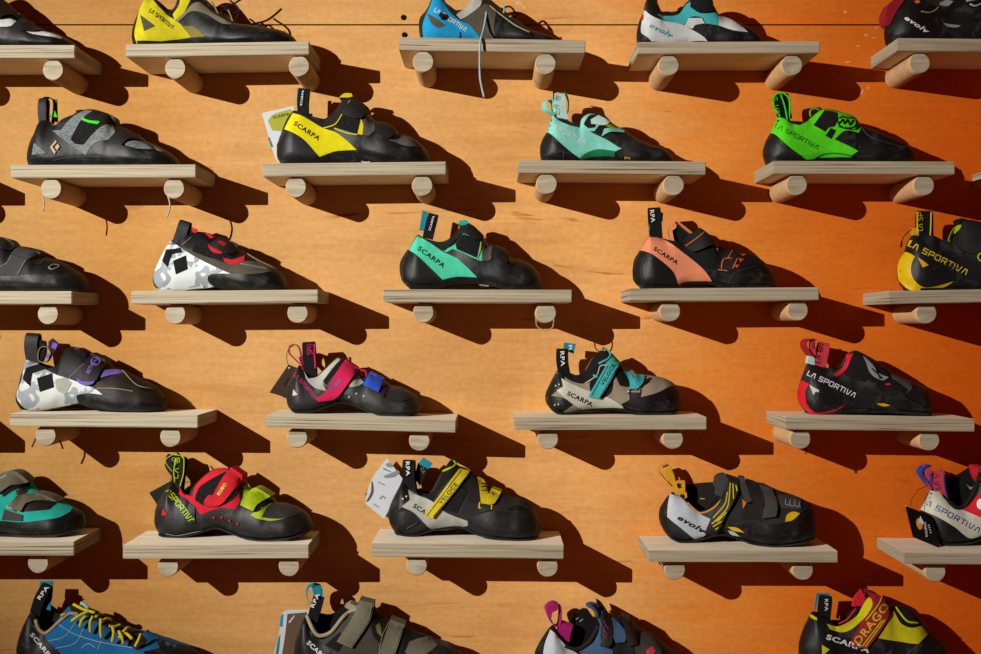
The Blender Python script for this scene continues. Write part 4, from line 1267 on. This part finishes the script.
# ============================================================ fifth row
s = Shoe('teal suede shoe with grey straps and thick black rand at the left frame edge', SH['51'], (0, 450),
  [(-360,470),(-390,400),(-375,320),(-330,220),(-300,180),(-230,200),(-190,200),(-150,150),(-80,112),(0,147),(60,128),(100,135),(155,183),(160,215),(230,248),(280,268),(340,300),(400,327),(442,350),(455,400),(440,440)],
  [(-360,470),(-200,478),(0,480),(250,482),(330,477),(400,462),(438,445)], 'teal_suede', (-300,-180), yaw=4)
s.p('rand', 'rub', [(-385,400),(-100,405),(0,402),(120,408),(250,392),(330,375),(385,345),(397,326),(442,350),(454,405),(440,440),(380,460),(250,480),(0,478),(-350,478)])
s.p('tongue', 'olive', [(85,235),(120,222),(150,240),(130,258),(95,258)])
s.p('tongue', 'brown_dark', [(118,350),(150,310),(200,290),(310,298),(270,335),(180,345)])
s.p('strap', 'blackfab', [(0,245),(60,205),(130,195),(158,195),(150,215),(90,225),(20,270)])
s.p('strap', 'strapolive', [(-60,200),(0,147),(60,128),(100,138),(158,186),(130,196),(60,206),(0,246),(-50,270)], thru=True)
s.p('strap', 'strapgrey', [(25,340),(125,370),(122,402),(8,396)])
s.p('strap', 'strapolive', [(50,310),(95,262),(200,248),(270,268),(312,293),(200,286),(140,302),(112,348),(36,335)], thru=True, lift=.001)
s.lines('stitching', 'cream', [[(0,170),(40,150)], [(36,320),(110,352)]], .0008)
s.sole(h=.006)

s = Shoe('black shoe with red upper, red strap, lime strap and lime lettering', SH['52'], (140, 445),
  [(160,485),(105,430),(88,370),(100,300),(140,230),(185,170),(215,215),(240,247),(290,262),(300,215),(340,165),(400,125),(440,118),(475,123),(495,115),(558,160),(572,200),(600,240),(640,235),(710,280),(722,310),(790,320),(860,348),(907,385),(942,450)],
  [(160,485),(230,490),(330,472),(430,447),(500,470),(580,500),(680,515),(800,513),(900,492),(938,465)], 'rubg', (218,312), yaw=8, inner='lining_black')
s.p('upper_panel', 'red', [(205,257),(222,212),(240,257),(290,272),(300,217),(345,167),(420,122),(475,127),(555,180),(548,250),(542,310),(520,347),(440,337),(330,372),(285,310)])
s.p('velcro_pad', 'velcro', [(303,265),(330,215),(472,135),(490,200),(552,190),(548,245),(510,292),(430,332),(360,327),(300,292)])
s.p('strap', 'red', [(495,115),(558,160),(552,200),(460,302),(420,328),(355,327),(348,300),(373,265),(395,270),(430,205)], thru=True)
s.t('KUBO', 'lime_print', (432,270), (473,210), 17, bold=.05)
s.p('upper_panel', 'lime', [(560,195),(597,220),(582,285),(562,282)])
s.p('upper_panel', 'lime', [(602,380),(655,345),(715,318),(695,345),(662,395),(790,405),(710,416),(640,402)])
s.p('strap', 'blackfab', [(540,310),(560,290),(640,250),(720,300),(720,312),(640,365),(600,360),(540,330)])
s.p('strap', 'lime', [(610,237),(640,235),(712,280),(642,322),(615,362),(545,326),(560,290)], thru=True)
s.p('toe_cap', 'rubg2', [(664,395),(700,332),(740,314),(800,325),(882,372),(860,382),(790,404),(700,402)])
s.p('heel_patch', 'red', [(125,330),(152,366),(119,371)])
s.p('heel_rand', 'rub2', [(160,225),(210,250),(300,330),(300,415),(230,420),(150,300)])
for q in ((402,390), (445,390), (488,408), (532,428)): s.dot('rivet', 'red', *q, 6)
s.lines('stitching', 'grey_print', [[(140,470),(200,482),(280,470),(370,455)]], .0006)
s.t('SPORTIVA', 'lime_print', (158,264), (276,418), 28, 'stroke', wt=.18)
s.t('A', 'lime_print', (142,238), (156,256), 24, 'stroke')
s.pull('darkfab', [(205,228),(212,150),(224,50)], 60, h=.010)
s.l('pull_tab', 'lime_print', [(190,190),(185,130),(196,60)], .0011, c=-.0115)
s.l('pull_tab', 'lime_print', [(218,215),(236,150),(240,65),(228,50)], .0011, c=-.0115)
s.t('LA S', 'lime_print', (206,168), (216,55), 18, 'stroke', c=-.0125)
s.pull('darkfab', [(192,140),(165,92),(172,40)], 44, h=.007)
s.loop('lime', [(185,135),(142,75),(150,55),(200,32),(215,42)], .014, closed=False, tilt=.002)
s.t('OR', 'lime_print', (172,62), (196,96), 16, 'stroke', c=-.0085)
s.card('hang_tag', 'plain black square hang tag behind the heel of the red and lime shoe', 'tag', 'card_black', [(50,242),(185,172),(250,270),(100,318)], .022)
s.shift(s.cord('string', 'thread_dark', [(165,190,22),(180,165,10),(195,150,0)], .0005))
s.sole(h=.004)

s = Shoe('charcoal shoe with yellow webbing, grey cradle and a white hang tag', SH['53'], (365, 450),
  [(190,465),(140,400),(130,340),(160,260),(205,175),(270,215),(300,240),(340,247),(370,225),(400,160),(425,118),(470,55),(495,85),(565,123),(620,163),(682,210),(740,240),(800,268),(850,275),(910,318),(945,380),(956,455)],
  [(190,465),(270,478),(360,452),(530,432),(620,470),(760,492),(880,497),(945,480)], 'dkgrey', (272,395), yaw=6, inner='lining_black')
s.p('heel_rand', 'rub', [(205,180),(240,225),(245,280),(200,322),(160,350),(235,345),(300,400),(230,442),(190,465),(140,400),(131,340),(160,260)])
s.p('heel_cradle', 'palegrey', [(235,222),(270,247),(370,292),(440,350),(592,408),(530,430),(380,448),(330,415),(265,350),(200,318),(245,280)])
s.p('collar', 'blackfab', [(298,242),(345,249),(380,225),(430,120),(475,60),(510,110),(400,230),(365,290)])
s.p('velcro_pad', 'velcro', [(500,120),(560,132),(570,200),(545,260),(500,352),(430,332),(400,300)])
s.p('upper_panel', 'darkfab', [(560,130),(615,162),(640,240),(630,300),(560,290)])
s.p('toe_cap', 'rubg', [(558,385),(680,345),(800,345),(860,340),(922,325),(950,400),(954,460),(940,478),(870,492),(760,490),(600,442),(560,420)])
s.p('toe_panel', 'rub', [(770,335),(830,310),(905,322),(850,342)])
s.p('strap', 'yellow_web', [(612,155),(642,168),(672,240),(682,308),(632,300),(622,205)])
s.p('strap', 'yellow_web', [(690,218),(742,240),(705,300),(682,305),(672,262)], thru=True)
s.lines('strap_trim', 'black_print', [[(630,190),(662,190)], [(632,210),(665,208)], [(634,230),(668,228)], [(690,240),(700,255)]], .0007)
s.l('buckle', 'yellow_web', [(627,295),(622,325),(690,332),(692,303)], .0015)
s.p('strap_anchor', 'strapblack', [(630,312),(686,318),(680,340),(630,350)])
s.p('strap', 'yellow_web', [(513,112),(566,128),(545,168),(370,382),(323,368)], thru=True)
s.lines('strap_trim', 'black_print', [[(522,122),(338,368)], [(556,150),(368,378)]], .0005)
s.t('VELOCE', 'black_print', (414,308), (506,198), 20, bold=.04)
s.lines('piping', 'lime_print', [[(425,125),(455,112),(485,98),(495,82),(470,54)]], .0018)
s.t('SCA', 'black_print', (260,320), (324,362), 24, bold=.05)
for q in ((205,275), (225,262)): s.dot('rivet', 'white_print', *q, 5)
s.lines('stitching', 'rubg2', [[(160,350),(200,330)], [(225,440),(290,405)]], .0014)
s.f('pull_tab', 'blackfab', [(288,82),(346,112),(300,205),(268,160)], .004, .002)
s.f('pull_tab', 'teal_tab', [(318,50),(370,84),(346,112),(288,82)], .004, .002)
s.t('CA', 'olive_tan', (300,110), (316,140), 18, c=.0025, bold=.03)
s.pull('blackfab', [(250,232),(240,150),(241,64)], 68, h=.009)
s.t('RPA', 'white_print', (222,72), (225,150), 20, c=-.0105, bold=.05)
s.card('hang_tag', 'white paper hang tag with grey drawings beside the heel of the charcoal shoe', 'tag', 'card_white', [(120,52),(205,165),(160,280),(103,384),(0,297),(35,170)], .016)
s.cardpart('print', 'grey_print', [(112,85),(130,76),(150,88),(148,105),(120,100)], .0152)
s.cardpart('print', 'grey_print', [(100,150),(150,130),(178,118),(190,130),(160,155),(110,162)], .0152)
s.cardpart('print', 'card_kraft', [(35,175),(42,185),(45,240),(20,285),(5,292),(32,235)], .0152)
s.cardpart('print', 'grey_print', [(72,180),(110,198),(108,202),(70,186)], .0152)
s.cardpart('print', 'teal_tab', [(100,105),(140,125),(138,130),(98,112)], .0152)
s.cardpart('print', 'grey_print', [(78,270),(95,255),(112,268),(108,275),(94,264),(82,278)], .0152)
s.cardpart('print', 'grey_print', [(48,300),(76,318),(74,323),(46,306)], .0152)
s.cardpart('print', 'teal_tab', [(0,250),(8,235),(10,250),(2,262)], .0152)
s.sole(h=.004)

s = Shoe('grey shoe with white heel cup, yellow pull loops and yellow chevron stripes', SH['54'], (645, 450),
  [(220,495),(130,450),(85,380),(85,300),(120,240),(150,215),(200,238),(235,275),(290,325),(340,315),(400,262),(430,205),(445,140),(500,160),(560,180),(620,208),(700,233),(780,268),(850,293),(910,343),(930,420),(928,500)],
  [(220,495),(300,487),(380,470),(450,472),(520,500),(600,525),(700,542),(850,536),(922,515)], 'dkgrey', (200,440), yaw=9, inner='lining_black')
s.f('collar', 'darkfab', [(222,182),(300,178),(370,178),(400,190),(440,225),(400,270),(330,322),(290,318),(232,268)], .020, .004, label='dark inner lining of the far side of the collar')
s.f('tongue', 'strapgrey', [(372,190),(378,150),(400,135),(432,132),(450,160),(440,215),(410,250),(380,240),(385,210)], -.002, .022)
s.lines('lettering', 'amber', [[(300,262),(328,266)]], .001)
s.p('heel_rand', 'rub', [(120,250),(130,272),(120,345),(160,420),(267,490),(220,495),(130,450),(85,380),(86,300)])
s.p('heel_cup', 'cup_white', [(135,222),(200,250),(240,300),(300,345),(362,380),(332,460),(280,487),(200,420),(120,350),(125,280)])
s.p('collar', 'strapgrey', [(238,282),(300,335),(370,315),(440,245),(440,300),(360,378),(300,345)])
s.lines('piping', 'amber', [[(232,280),(300,340),(370,320),(432,262)]], .0014)
s.p('rand', 'rub', [(450,390),(600,412),(700,427),(800,415),(850,372),(905,340),(930,430),(925,502),(850,537),(700,540),(600,523),(470,472)])
s.p('toe_panel', 'strapgrey', [(720,270),(780,270),(852,298),(850,352),(740,342)])
s.lines('stitching', 'grey_print', [[(770,290),(765,320),(790,332)], [(795,295),(790,325),(812,338)], [(820,300),(815,330),(838,342)], [(845,312),(840,335),(850,345)]], .0008)
s.p('toe_panel', 'amber_rubber', [(765,417),(775,380),(810,365),(845,376),(800,412)])
s.p('upper_panel', 'darkfab', [(540,330),(600,300),(660,280),(720,320),(715,385),(640,400),(530,385)])
s.p('tongue', 'orange_print', [(530,278),(553,300),(535,332)]); s.p('tongue', 'orange_print', [(688,258),(716,280),(722,332),(700,300)])
s.p('strap', 'strapgrey', [(513,160),(545,165),(560,220),(592,240),(582,292),(550,302),(522,222)], thru=True)
s.p('strap', 'darkfab', [(558,180),(618,208),(650,290),(640,330),(585,295),(560,225)], thru=True)
s.p('strap', 'strapgrey', [(620,206),(692,233),(722,320),(715,385),(640,390),(652,290)], thru=True)
s.p('strap', 'strapblack', [(445,148),(510,172),(506,240),(440,362),(382,472),(326,456),(368,360),(458,195)], thru=True, lift=.001)
s.lines('chevrons', 'yellow_web', [[(496,200),(503,235)], [(480,190),(484,288)], [(466,185),(456,300),(440,335),(370,402)], [(450,235),(436,300),(372,372)], [(432,360),(364,404)], [(430,388),(370,420)], [(420,415),(384,436)], [(445,345),(395,395)]], .0011)
s.p('rand_inlay', 'amber_rubber', [(450,426),(500,433),(544,463),(480,448)])
s.p('rand_inlay', 'cup_white', [(452,447),(480,452),(518,482),(470,470)])
s.t('evolv', 'black_print', (174,364), (322,456), 26, bold=.07, shear=.3)
s.pull('amber', [(195,272),(190,220),(188,158)], 58, h=.008)
s.f('lettering', 'black_print', [(172,175),(190,168),(185,185),(196,190),(178,198)], -.0098, .0008)
s.f('lettering', 'black_print', [(190,240),(200,228),(206,240),(198,252)], -.0098, .0008)
s.pull('amber', [(152,185),(138,125),(112,66)], 40, h=.004)
s.loop('amber', [(140,180),(110,145),(76,100),(80,78),(118,62)], .014, closed=False)
s.sole(h=.004)

s = Shoe('cream, red and black shoe with blue lettering and red and blue pull loops', SH['55'], (801, 450),
  [(760,505),(690,430),(655,340),(660,300),(690,240),(705,203),(750,207),(790,248),(830,280),(870,298),(920,250),(960,150),(1000,85),(1060,100),(1150,170),(1300,260),(1400,330),(1490,400),(1510,500)],
  [(760,507),(900,500),(1000,482),(1200,510),(1500,520)], 'rub2', (775,985), yaw=4, inner='lining_black')
s.f('collar', 'blackfab', [(795,142),(860,120),(945,66),(1000,75),(990,200),(870,300),(800,262),(770,215)], .018, .004, label='black far side of the collar')
s.p('heel_cradle', 'cream', [(705,207),(750,210),(800,272),(880,307),(981,358),(1100,400),(1150,430),(1000,450),(920,470),(840,410),(740,350),(655,312),(690,240)])
s.p('upper_panel', 'red', [(870,310),(920,280),(985,222),(1080,300),(1100,400),(981,357)])
s.p('tongue', 'red', [(962,82),(1000,82),(1060,120),(1040,220),(985,160)], thru=True)
s.lines('piping', 'darkfab', [[(800,270),(850,305),(900,285),(950,200),(975,110)]], .003)
s.dot('emblem', 'white_print', 978, 285, 20, 30)
s.p('emblem', 'silver', [(905,178),(920,190),(938,192),(925,206)])
s.t('A SPORTIVA', 'blue_print', (680,284), (968,440), 26, 'stroke', wt=.2)
s.pull('red_tab', [(770,265),(748,175),(742,105)], 72, h=.009)
s.l('pull_tab', 'blue_print', [(702,165),(704,110)], .0014, c=-.0105)
s.l('pull_tab', 'blue_print', [(800,260),(782,180),(778,110)], .0014, c=-.0105)
s.t('LA S', 'blue_print', (750,195), (735,112), 26, 'stroke', c=-.0115)
s.pull('red_tab', [(712,195),(690,120),(685,68)], 42, h=.006)
s.loop('blue_print', [(705,195),(665,140),(645,108),(660,80),(690,66)], .014, closed=False, tilt=.002)
s.card('hang_tag', 'black hang tag with orange round logo leaning against the cream and red shoe', 'tag', 'card_black', [(568,288),(690,345),(735,420),(755,522),(610,460)], -.034)
s.cardpart('print', 'orange_logo', [(628,375),(635,358),(650,360),(662,385),(660,415),(645,420),(632,400)], -.0348)
s.cardpart('print', 'card_white', [(636,400),(650,345),(668,378),(662,395),(650,380)], -.0354)
s.shift(s.t('SPORTIVA', 'card_white', (668,380), (680,462), 12, c=-.0353, bold=.05, name='print'))
s.shift(s.t('IIII', 'card_white', (692,395), (704,440), 8, c=-.0353, bold=.03, name='print'))
s.shift(s.cord('string', 'thread_dark', [(597,290,-34),(605,255,-28),(640,205,-15),(690,180,-4)], .0005))
s.cardpart('eyelet', 'card_white', [(567,287),(575,285),(572,296)], -.0348)
s.sole(h=.004)

# ============================================================ bottom row, cut off by the lower frame edge
s = Shoe('blue suede shoe with yellow rope laces, in the bottom left corner', SH['61'], (15, 534),
  [(60,760),(20,690),(22,600),(60,490),(95,420),(120,450),(150,530),(180,545),(230,500),(265,460),(300,400),(330,400),(400,418),(480,455),(560,510),(640,538),(720,558),(780,580),(860,608),(940,632),(1000,680),(1010,755)],
  [(60,765),(300,765),(420,745),(560,762),(1005,765)], 'blue_suede', (110,290), inner='brown_dark')
s.f('collar', 'brown_dark', [(135,380),(190,400),(250,445),(300,405),(330,430),(240,500),(165,552),(115,480)], .016, .004, label='dark brown lining of the far side of the collar')
s.p('heel_rand', 'rub', [(95,435),(112,480),(170,590),(240,660),(300,762),(60,762),(20,690),(22,600),(60,490)])
s.lines('piping', 'beige_line', [[(112,485),(135,540),(168,556),(240,496),(300,450),(345,455)]], .0030)
s.lines('stitching', 'lace_pale', [[(240,510),(320,560),(440,600),(560,625),(650,640)], [(180,600),(270,575),(330,500)], [(220,640),(330,610),(380,520)], [(360,640),(400,615),(440,640)], [(450,650),(470,600)]], .0006)
s.p('tongue', 'darkfab', [(300,405),(330,402),(400,420),(480,457),(560,512),(640,540),(690,560),(640,585),(560,560),(460,500),(380,455),(320,450)])
s.p('upper_panel', 'darkfab', [(620,550),(690,555),(718,595),(700,640),(660,650),(610,600)])
s.p('toe_cap', 'rub', [(780,582),(860,610),(940,632),(1000,680),(1010,755),(850,762),(740,720),(700,660),(790,640)])
for q in ([(320,400,-12),(375,428,-22),(436,446,-26)], [(308,492,-32),(350,462,-30),(405,436,-24)], [(355,522,-34),(362,490,-33),(385,465,-28)], [(412,552,-36),(410,500,-35),(425,465,-30)],
          [(470,580,-38),(466,530,-37),(468,480,-30)], [(530,606,-40),(538,560,-39),(532,522,-32)], [(592,616,-41),(582,580,-40),(566,548,-32)], [(655,632,-42),(672,600,-40),(686,564,-32)],
          [(440,470,-22),(462,452,-14),(486,456,-10)], [(480,492,-26),(500,478,-18),(526,486,-12)], [(510,520,-24),(545,522,-18),(575,512,-10)], [(590,552,-26),(612,530,-18),(630,532,-12)],
          [(250,462,-24),(275,452,-20)], [(565,585,-36),(600,560,-28),(640,590,-36)]):
    s.cord('lace', 'lace_yellow', q, .0024)
s.cord('lace', 'lace_pale', [(360,392,-6),(380,402,-8),(400,425,-12)], .003)
s.t('SCARPA', 'white_print', (80,565), (200,710), 22, bold=.06)
s.f('pull_tab', 'teal_tab', [(137,272),(207,272),(206,330),(133,320)], .006, .002)
s.pull('blackfab', [(112,455),(140,370),(180,292)], 58, h=.008)
s.f('pull_tab', 'blackfab', [(165,300),(205,310),(200,370),(160,470),(120,460)], .004, .002)
s.f('pull_tab', 'teal_tab', [(195,382),(196,432),(170,425)], .0, .002)
s.t('RPA', 'white_print', (136,375), (186,306), 20, c=-.0095, bold=.05)
s.sole(h=.006)

s = Shoe('taupe suede shoe with two olive straps, in the bottom row', SH['62'], (270, 534),
  [(200,762),(140,700),(133,620),(160,520),(192,425),(215,470),(240,530),(300,550),(370,500),(430,420),(490,362),(520,362),(565,385),(600,440),(650,468),(735,500),(770,530),(850,558),(920,588),(981,602),(1040,660),(1052,755)],
  [(200,765),(400,765),(520,748),(640,765),(1045,765)], 'taupe', (205,440), inner='lining_black')
s.f('collar', 'lining_black', [(255,425),(330,435),(395,395),(440,372),(480,385),(490,410),(380,500),(300,548),(245,530)], .016, .004, label='black far side of the collar')
s.p('heel_cradle', 'rub', [(190,440),(215,500),(250,560),(330,640),(420,762),(200,762),(140,700),(134,620),(160,520)])
s.lines('piping', 'beige_line', [[(200,440),(240,525),(270,552),(330,535),(400,452),(440,422),(482,410)]], .0034)
s.f('tongue', 'beige_line', [(410,385),(440,368),(478,385),(485,402),(430,400)], 0, .02)
s.p('upper_panel', 'blackfab', [(300,602),(380,535),(425,560),(370,642)])
s.p('tongue', 'blackfab', [(560,402),(600,440),(655,470),(600,600),(565,560),(548,485)])
s.p('upper_panel', 'blackfab', [(735,500),(770,530),(850,560),(780,580),(730,660),(700,680),(690,640)])
s.p('tongue', 'olive_tan', [(575,500),(600,480),(610,560),(585,540)])
s.p('toe_panel', 'strapolive', [(735,650),(760,590),(850,570),(915,605),(880,640),(800,680)])
s.p('toe_cap', 'rubg', [(865,562),(925,590),(1040,660),(1050,758),(800,760),(860,660),(915,612)])
s.p('strap', 'strapolive', [(488,358),(567,380),(545,470),(445,622),(363,585),(450,450)], thru=True)
s.p('strap_label', 'brown_leather', [(490,420),(512,445),(472,494),(448,478)])
s.lines('stitching', 'olive_beige', [[(556,388),(535,468),(440,610),(372,580)]], .0007)
s.p('strap', 'strapolive', [(655,468),(737,500),(715,560),(680,660),(640,722),(580,692),(602,630)], thru=True)
s.lines('stitching', 'olive_beige', [[(728,505),(705,560),(668,655)], [(650,480),(612,560),(595,650)]], .0007)
s.t('SCARPA', 'white_print', (198,592), (312,700), 23, bold=.06)
s.loop('teal_tab', [(215,375),(200,330),(208,285),(248,270),(280,285),(282,335)], .014, closed=False, tilt=.002)
s.f('pull_tab', 'teal_tab', [(225,275),(280,280),(280,335),(240,335)], -.004, .0015)
s.pull('blackfab', [(225,505),(242,430),(268,335)], 60, h=.007)
s.t('RPA', 'white_print', (238,400), (272,325), 20, c=-.0085, bold=.05)
s.card('leaflet', 'brown printed leaflet with white edge and blue stripe behind the heel of the taupe shoe', 'leaflet', 'card_white', [(70,418),(100,408),(215,408),(200,520),(160,654),(140,760),(0,720),(45,550)], .022)
s.cardpart('print', 'card_kraft', [(95,430),(200,422),(190,520),(150,640),(130,750),(50,730),(80,560)], .0212)
s.cardpart('print', 'blue', [(58,440),(72,430),(66,500),(52,495)], .0212)
s.cardpart('print', 'teal_tab', [(45,560),(55,540),(45,640),(22,690)], .0212)
s.cardpart('print', 'card_white', [(100,475),(130,438),(136,440),(108,480)], .0206)
s.sole(h=.006)

s = Shoe('black shoe with magenta pull loops, white heel cup and blue denim side, bottom row', SH['63'], (520, 534),
  [(160,762),(95,700),(82,640),(100,580),(165,485),(185,475),(210,530),(250,592),(320,608),(380,565),(425,490),(430,400),(445,378),(500,430),(560,438),(600,452),(640,498),(720,538),(770,580),(840,640),(890,700),(902,757)],
  [(160,765),(300,762),(420,750),(520,765),(895,765)], 'dk', (185,440), inner='lining_black')
s.f('collar', 'lining_black', [(262,495),(300,420),(340,390),(365,392),(420,470),(400,560),(330,602),(250,582),(225,540)], .016, .004, label='black far side of the collar')
s.lines('lettering', 'grey_print', [[(305,450),(320,440)], [(325,462),(345,448)]], .001)
s.p('heel_rand', 'rub', [(165,490),(135,560),(130,640),(200,740),(300,762),(160,762),(95,700),(83,640),(100,580)])
s.p('heel_cup', 'cup_white', [(165,500),(190,520),(215,550),(260,600),(340,656),(425,702),(330,760),(200,742),(130,660),(135,580)])
s.p('side_panel', 'denim', [(318,622),(400,580),(432,500),(445,450),(445,600),(505,620),(510,700),(380,682)])
s.lines('piping', 'magenta', [[(270,608),(330,612),(395,545),(420,495)]], .0016)
s.lines('piping', 'darkfab', [[(245,592),(310,612),(380,570),(428,490)]], .0034)
s.p('toe_panel', 'taupe', [(640,520),(720,545),(762,590),(775,660),(700,700),(640,660),(628,600)])
s.p('toe_panel', 'red_tab', [(688,625),(720,605),(738,630),(718,656),(690,656)])
s.f('tongue', 'denim', [(360,372),(385,362),(445,380),(430,470),(400,400)], -.002, .018)
s.p('strap', 'denim', [(495,440),(520,452),(577,530),(572,580),(520,582),(500,520)], thru=True)
s.p('strap', 'brown_dark', [(560,440),(600,455),(632,520),(640,592),(592,602),(570,520)], thru=True)
s.p('strap', 'strapblack', [(428,378),(450,380),(500,470),(502,580),(482,607),(440,592),(442,470)], thru=True, lift=.001)
s.lines('strap_trim', 'denim', [[(378,368),(412,400),(440,470),(440,600)]], .0022)
s.lines('strap_trim', 'magenta', [[(455,460),(470,480)], [(465,480),(485,510)], [(460,510),(480,540)], [(462,540),(478,560)]], .0008)
s.p('tongue', 'olive_tan', [(400,405),(422,415),(425,440),(408,440)])
s.t('evolv', 'black_print', (188,650), (330,740), 26, bold=.07, shear=.3)
s.pull('magenta', [(232,560),(240,505),(255,462)], 74, h=.009)
s.loop('magenta', [(178,470),(148,405),(145,375),(185,352),(214,368),(216,450),(205,480)], .016, closed=True, tilt=.002)
s.f('pull_tab', 'magenta', [(148,378),(185,354),(210,362),(205,395),(175,410),(168,460)], -.010, .0015)
s.sole(h=.006)

s = Shoe('yellow and black shoe with a wide red lettered strap', SH['64'], (790, 534),
  [(150,762),(65,690),(50,600),(80,500),(108,445),(122,412),(205,440),(230,480),(270,490),(310,470),(360,412),(400,345),(430,318),(495,343),(530,385),(575,398),(640,405),(720,485),(760,530),(830,598),(870,670),(882,757)],
  [(150,765),(300,762),(420,750),(520,765),(875,765)], 'rub', (210,360), inner='lining_black')
s.p('collar', 'yellow2', [(203,485),(260,502),(320,482),(370,440),(425,350),(452,350),(440,420),(380,482),(300,532),(220,515)])
s.p('upper_panel', 'yellow2', [(483,570),(530,470),(565,425),(602,490),(650,517),(720,512),(752,552),(700,605),(600,592)])
s.p('toe_cap', 'rub2', [(700,606),(752,552),(775,540),(830,598),(870,670),(880,758),(700,758),(640,690)])
s.lines('piping', 'rubg2', [[(640,660),(690,620),(755,555)]], .001)
s.p('toe_panel', 'blackfab', [(575,402),(640,412),(715,488),(715,500),(650,500),(605,470)])
s.lines('piping', 'yellow2', [[(575,402),(640,482),(700,494)]], .0016)
s.p('strap', 'dark_red', [(430,318),(492,340),(532,385),(542,420),(420,627),(328,605),(400,480),(455,385)], thru=True)
s.t('DRAGO', 'yellow2', (376,606), (542,402), 42, bold=.03)
s.lines('strap_trim', 'yellow2', [[(412,615),(520,470)], [(396,612),(505,472)], [(415,472),(485,385),(500,350)]], .0011)
s.f('tongue', 'red', [(386,303),(410,350),(396,390),(338,392),(350,345)], -.006, .006)
s.lines('piping', 'red', [[(265,486),(310,465),(358,405)]], .0014)
s.t('SCARPA', 'white_print', (195,566), (430,650), 26, bold=.06)
s.p('heel_patch', 'yellow2', [(177,600),(216,625),(177,656)])
s.p('heel_patch', 'yellow2', [(110,428),(146,450),(146,464),(110,446)])
s.f('pull_tab', 'teal_tab', [(145,318),(216,318),(212,336),(152,345),(138,412),(131,408)], .006, .002)
s.pull('blackfab', [(182,480),(188,400),(196,332)], 62, h=.008)
s.t('RPA', 'white_print', (190,350), (190,415), 18, c=-.0095, bold=.03)
s.sole(h=.006)

# ============================================================ threads and strips left on dowel ends
def strand(name, label, cat, pts, m, r=.0008, group='threads hanging on the dowel ends', closed=False):
    """pts: photo pixel x, y and world y"""
    P = [at(px, py, y) for px, py, y in pts]
    o0 = P[0].copy()
    P = catmull([q - o0 for q in P], closed, .003, 170)
    if closed: P.append(P[0])
    v, f = tube(P, r, 6)
    o = link(name, v, f, mat(m), None, True); o.location = o0
    tag(o, label, cat, group)
    return o
yf = YF + .016
strand('thread', 'pale loop of thread hanging from the right dowel under the sea green shoe', 'thread', [(536,318,yf),(537,326,yf),(544,330,yf),(552,328,yf),(554,319,yf)], 'thread', .0008)
strand('tape_strip', 'pale strip hanging from the left dowel under the grey knit shoe', 'strip', [(43,196,yf),(44,203,yf),(43,212,yf)], 'thread', .0011)
strand('tape_strip', 'curling strip hanging from the right dowel under the grey knit shoe', 'strip', [(168,196,yf),(170,204,yf),(169,212,yf),(167,217,yf)], 'thread', .0013)
strand('tape_strip', 'brown strip left of the left dowel under the white and purple shoe', 'strip', [(37,435,yf+.022),(35,440,yf+.02),(32,447,yf+.02)], 'strip_brown', .0014)
strand('tape_strip', 'brown strip right of the left dowel under the white and purple shoe', 'strip', [(56,434,yf+.022),(60,441,yf+.02),(63,449,yf+.02)], 'strip_brown', .0014)
strand('thread', 'frayed pale thread on the left dowel under the grey shoe with yellow loops', 'thread', [(659,562,yf+.01),(661,566,yf+.01),(664,572,yf+.01),(668,574,yf+.01)], 'thread', .0014)
strand('thread', 'short dark red thread under the left dowel below the shoe with red pull loops', 'thread', [(806,441,yf+.01),(806,449,yf+.01),(806,454,yf+.01)], 'strip_brown', .0013)
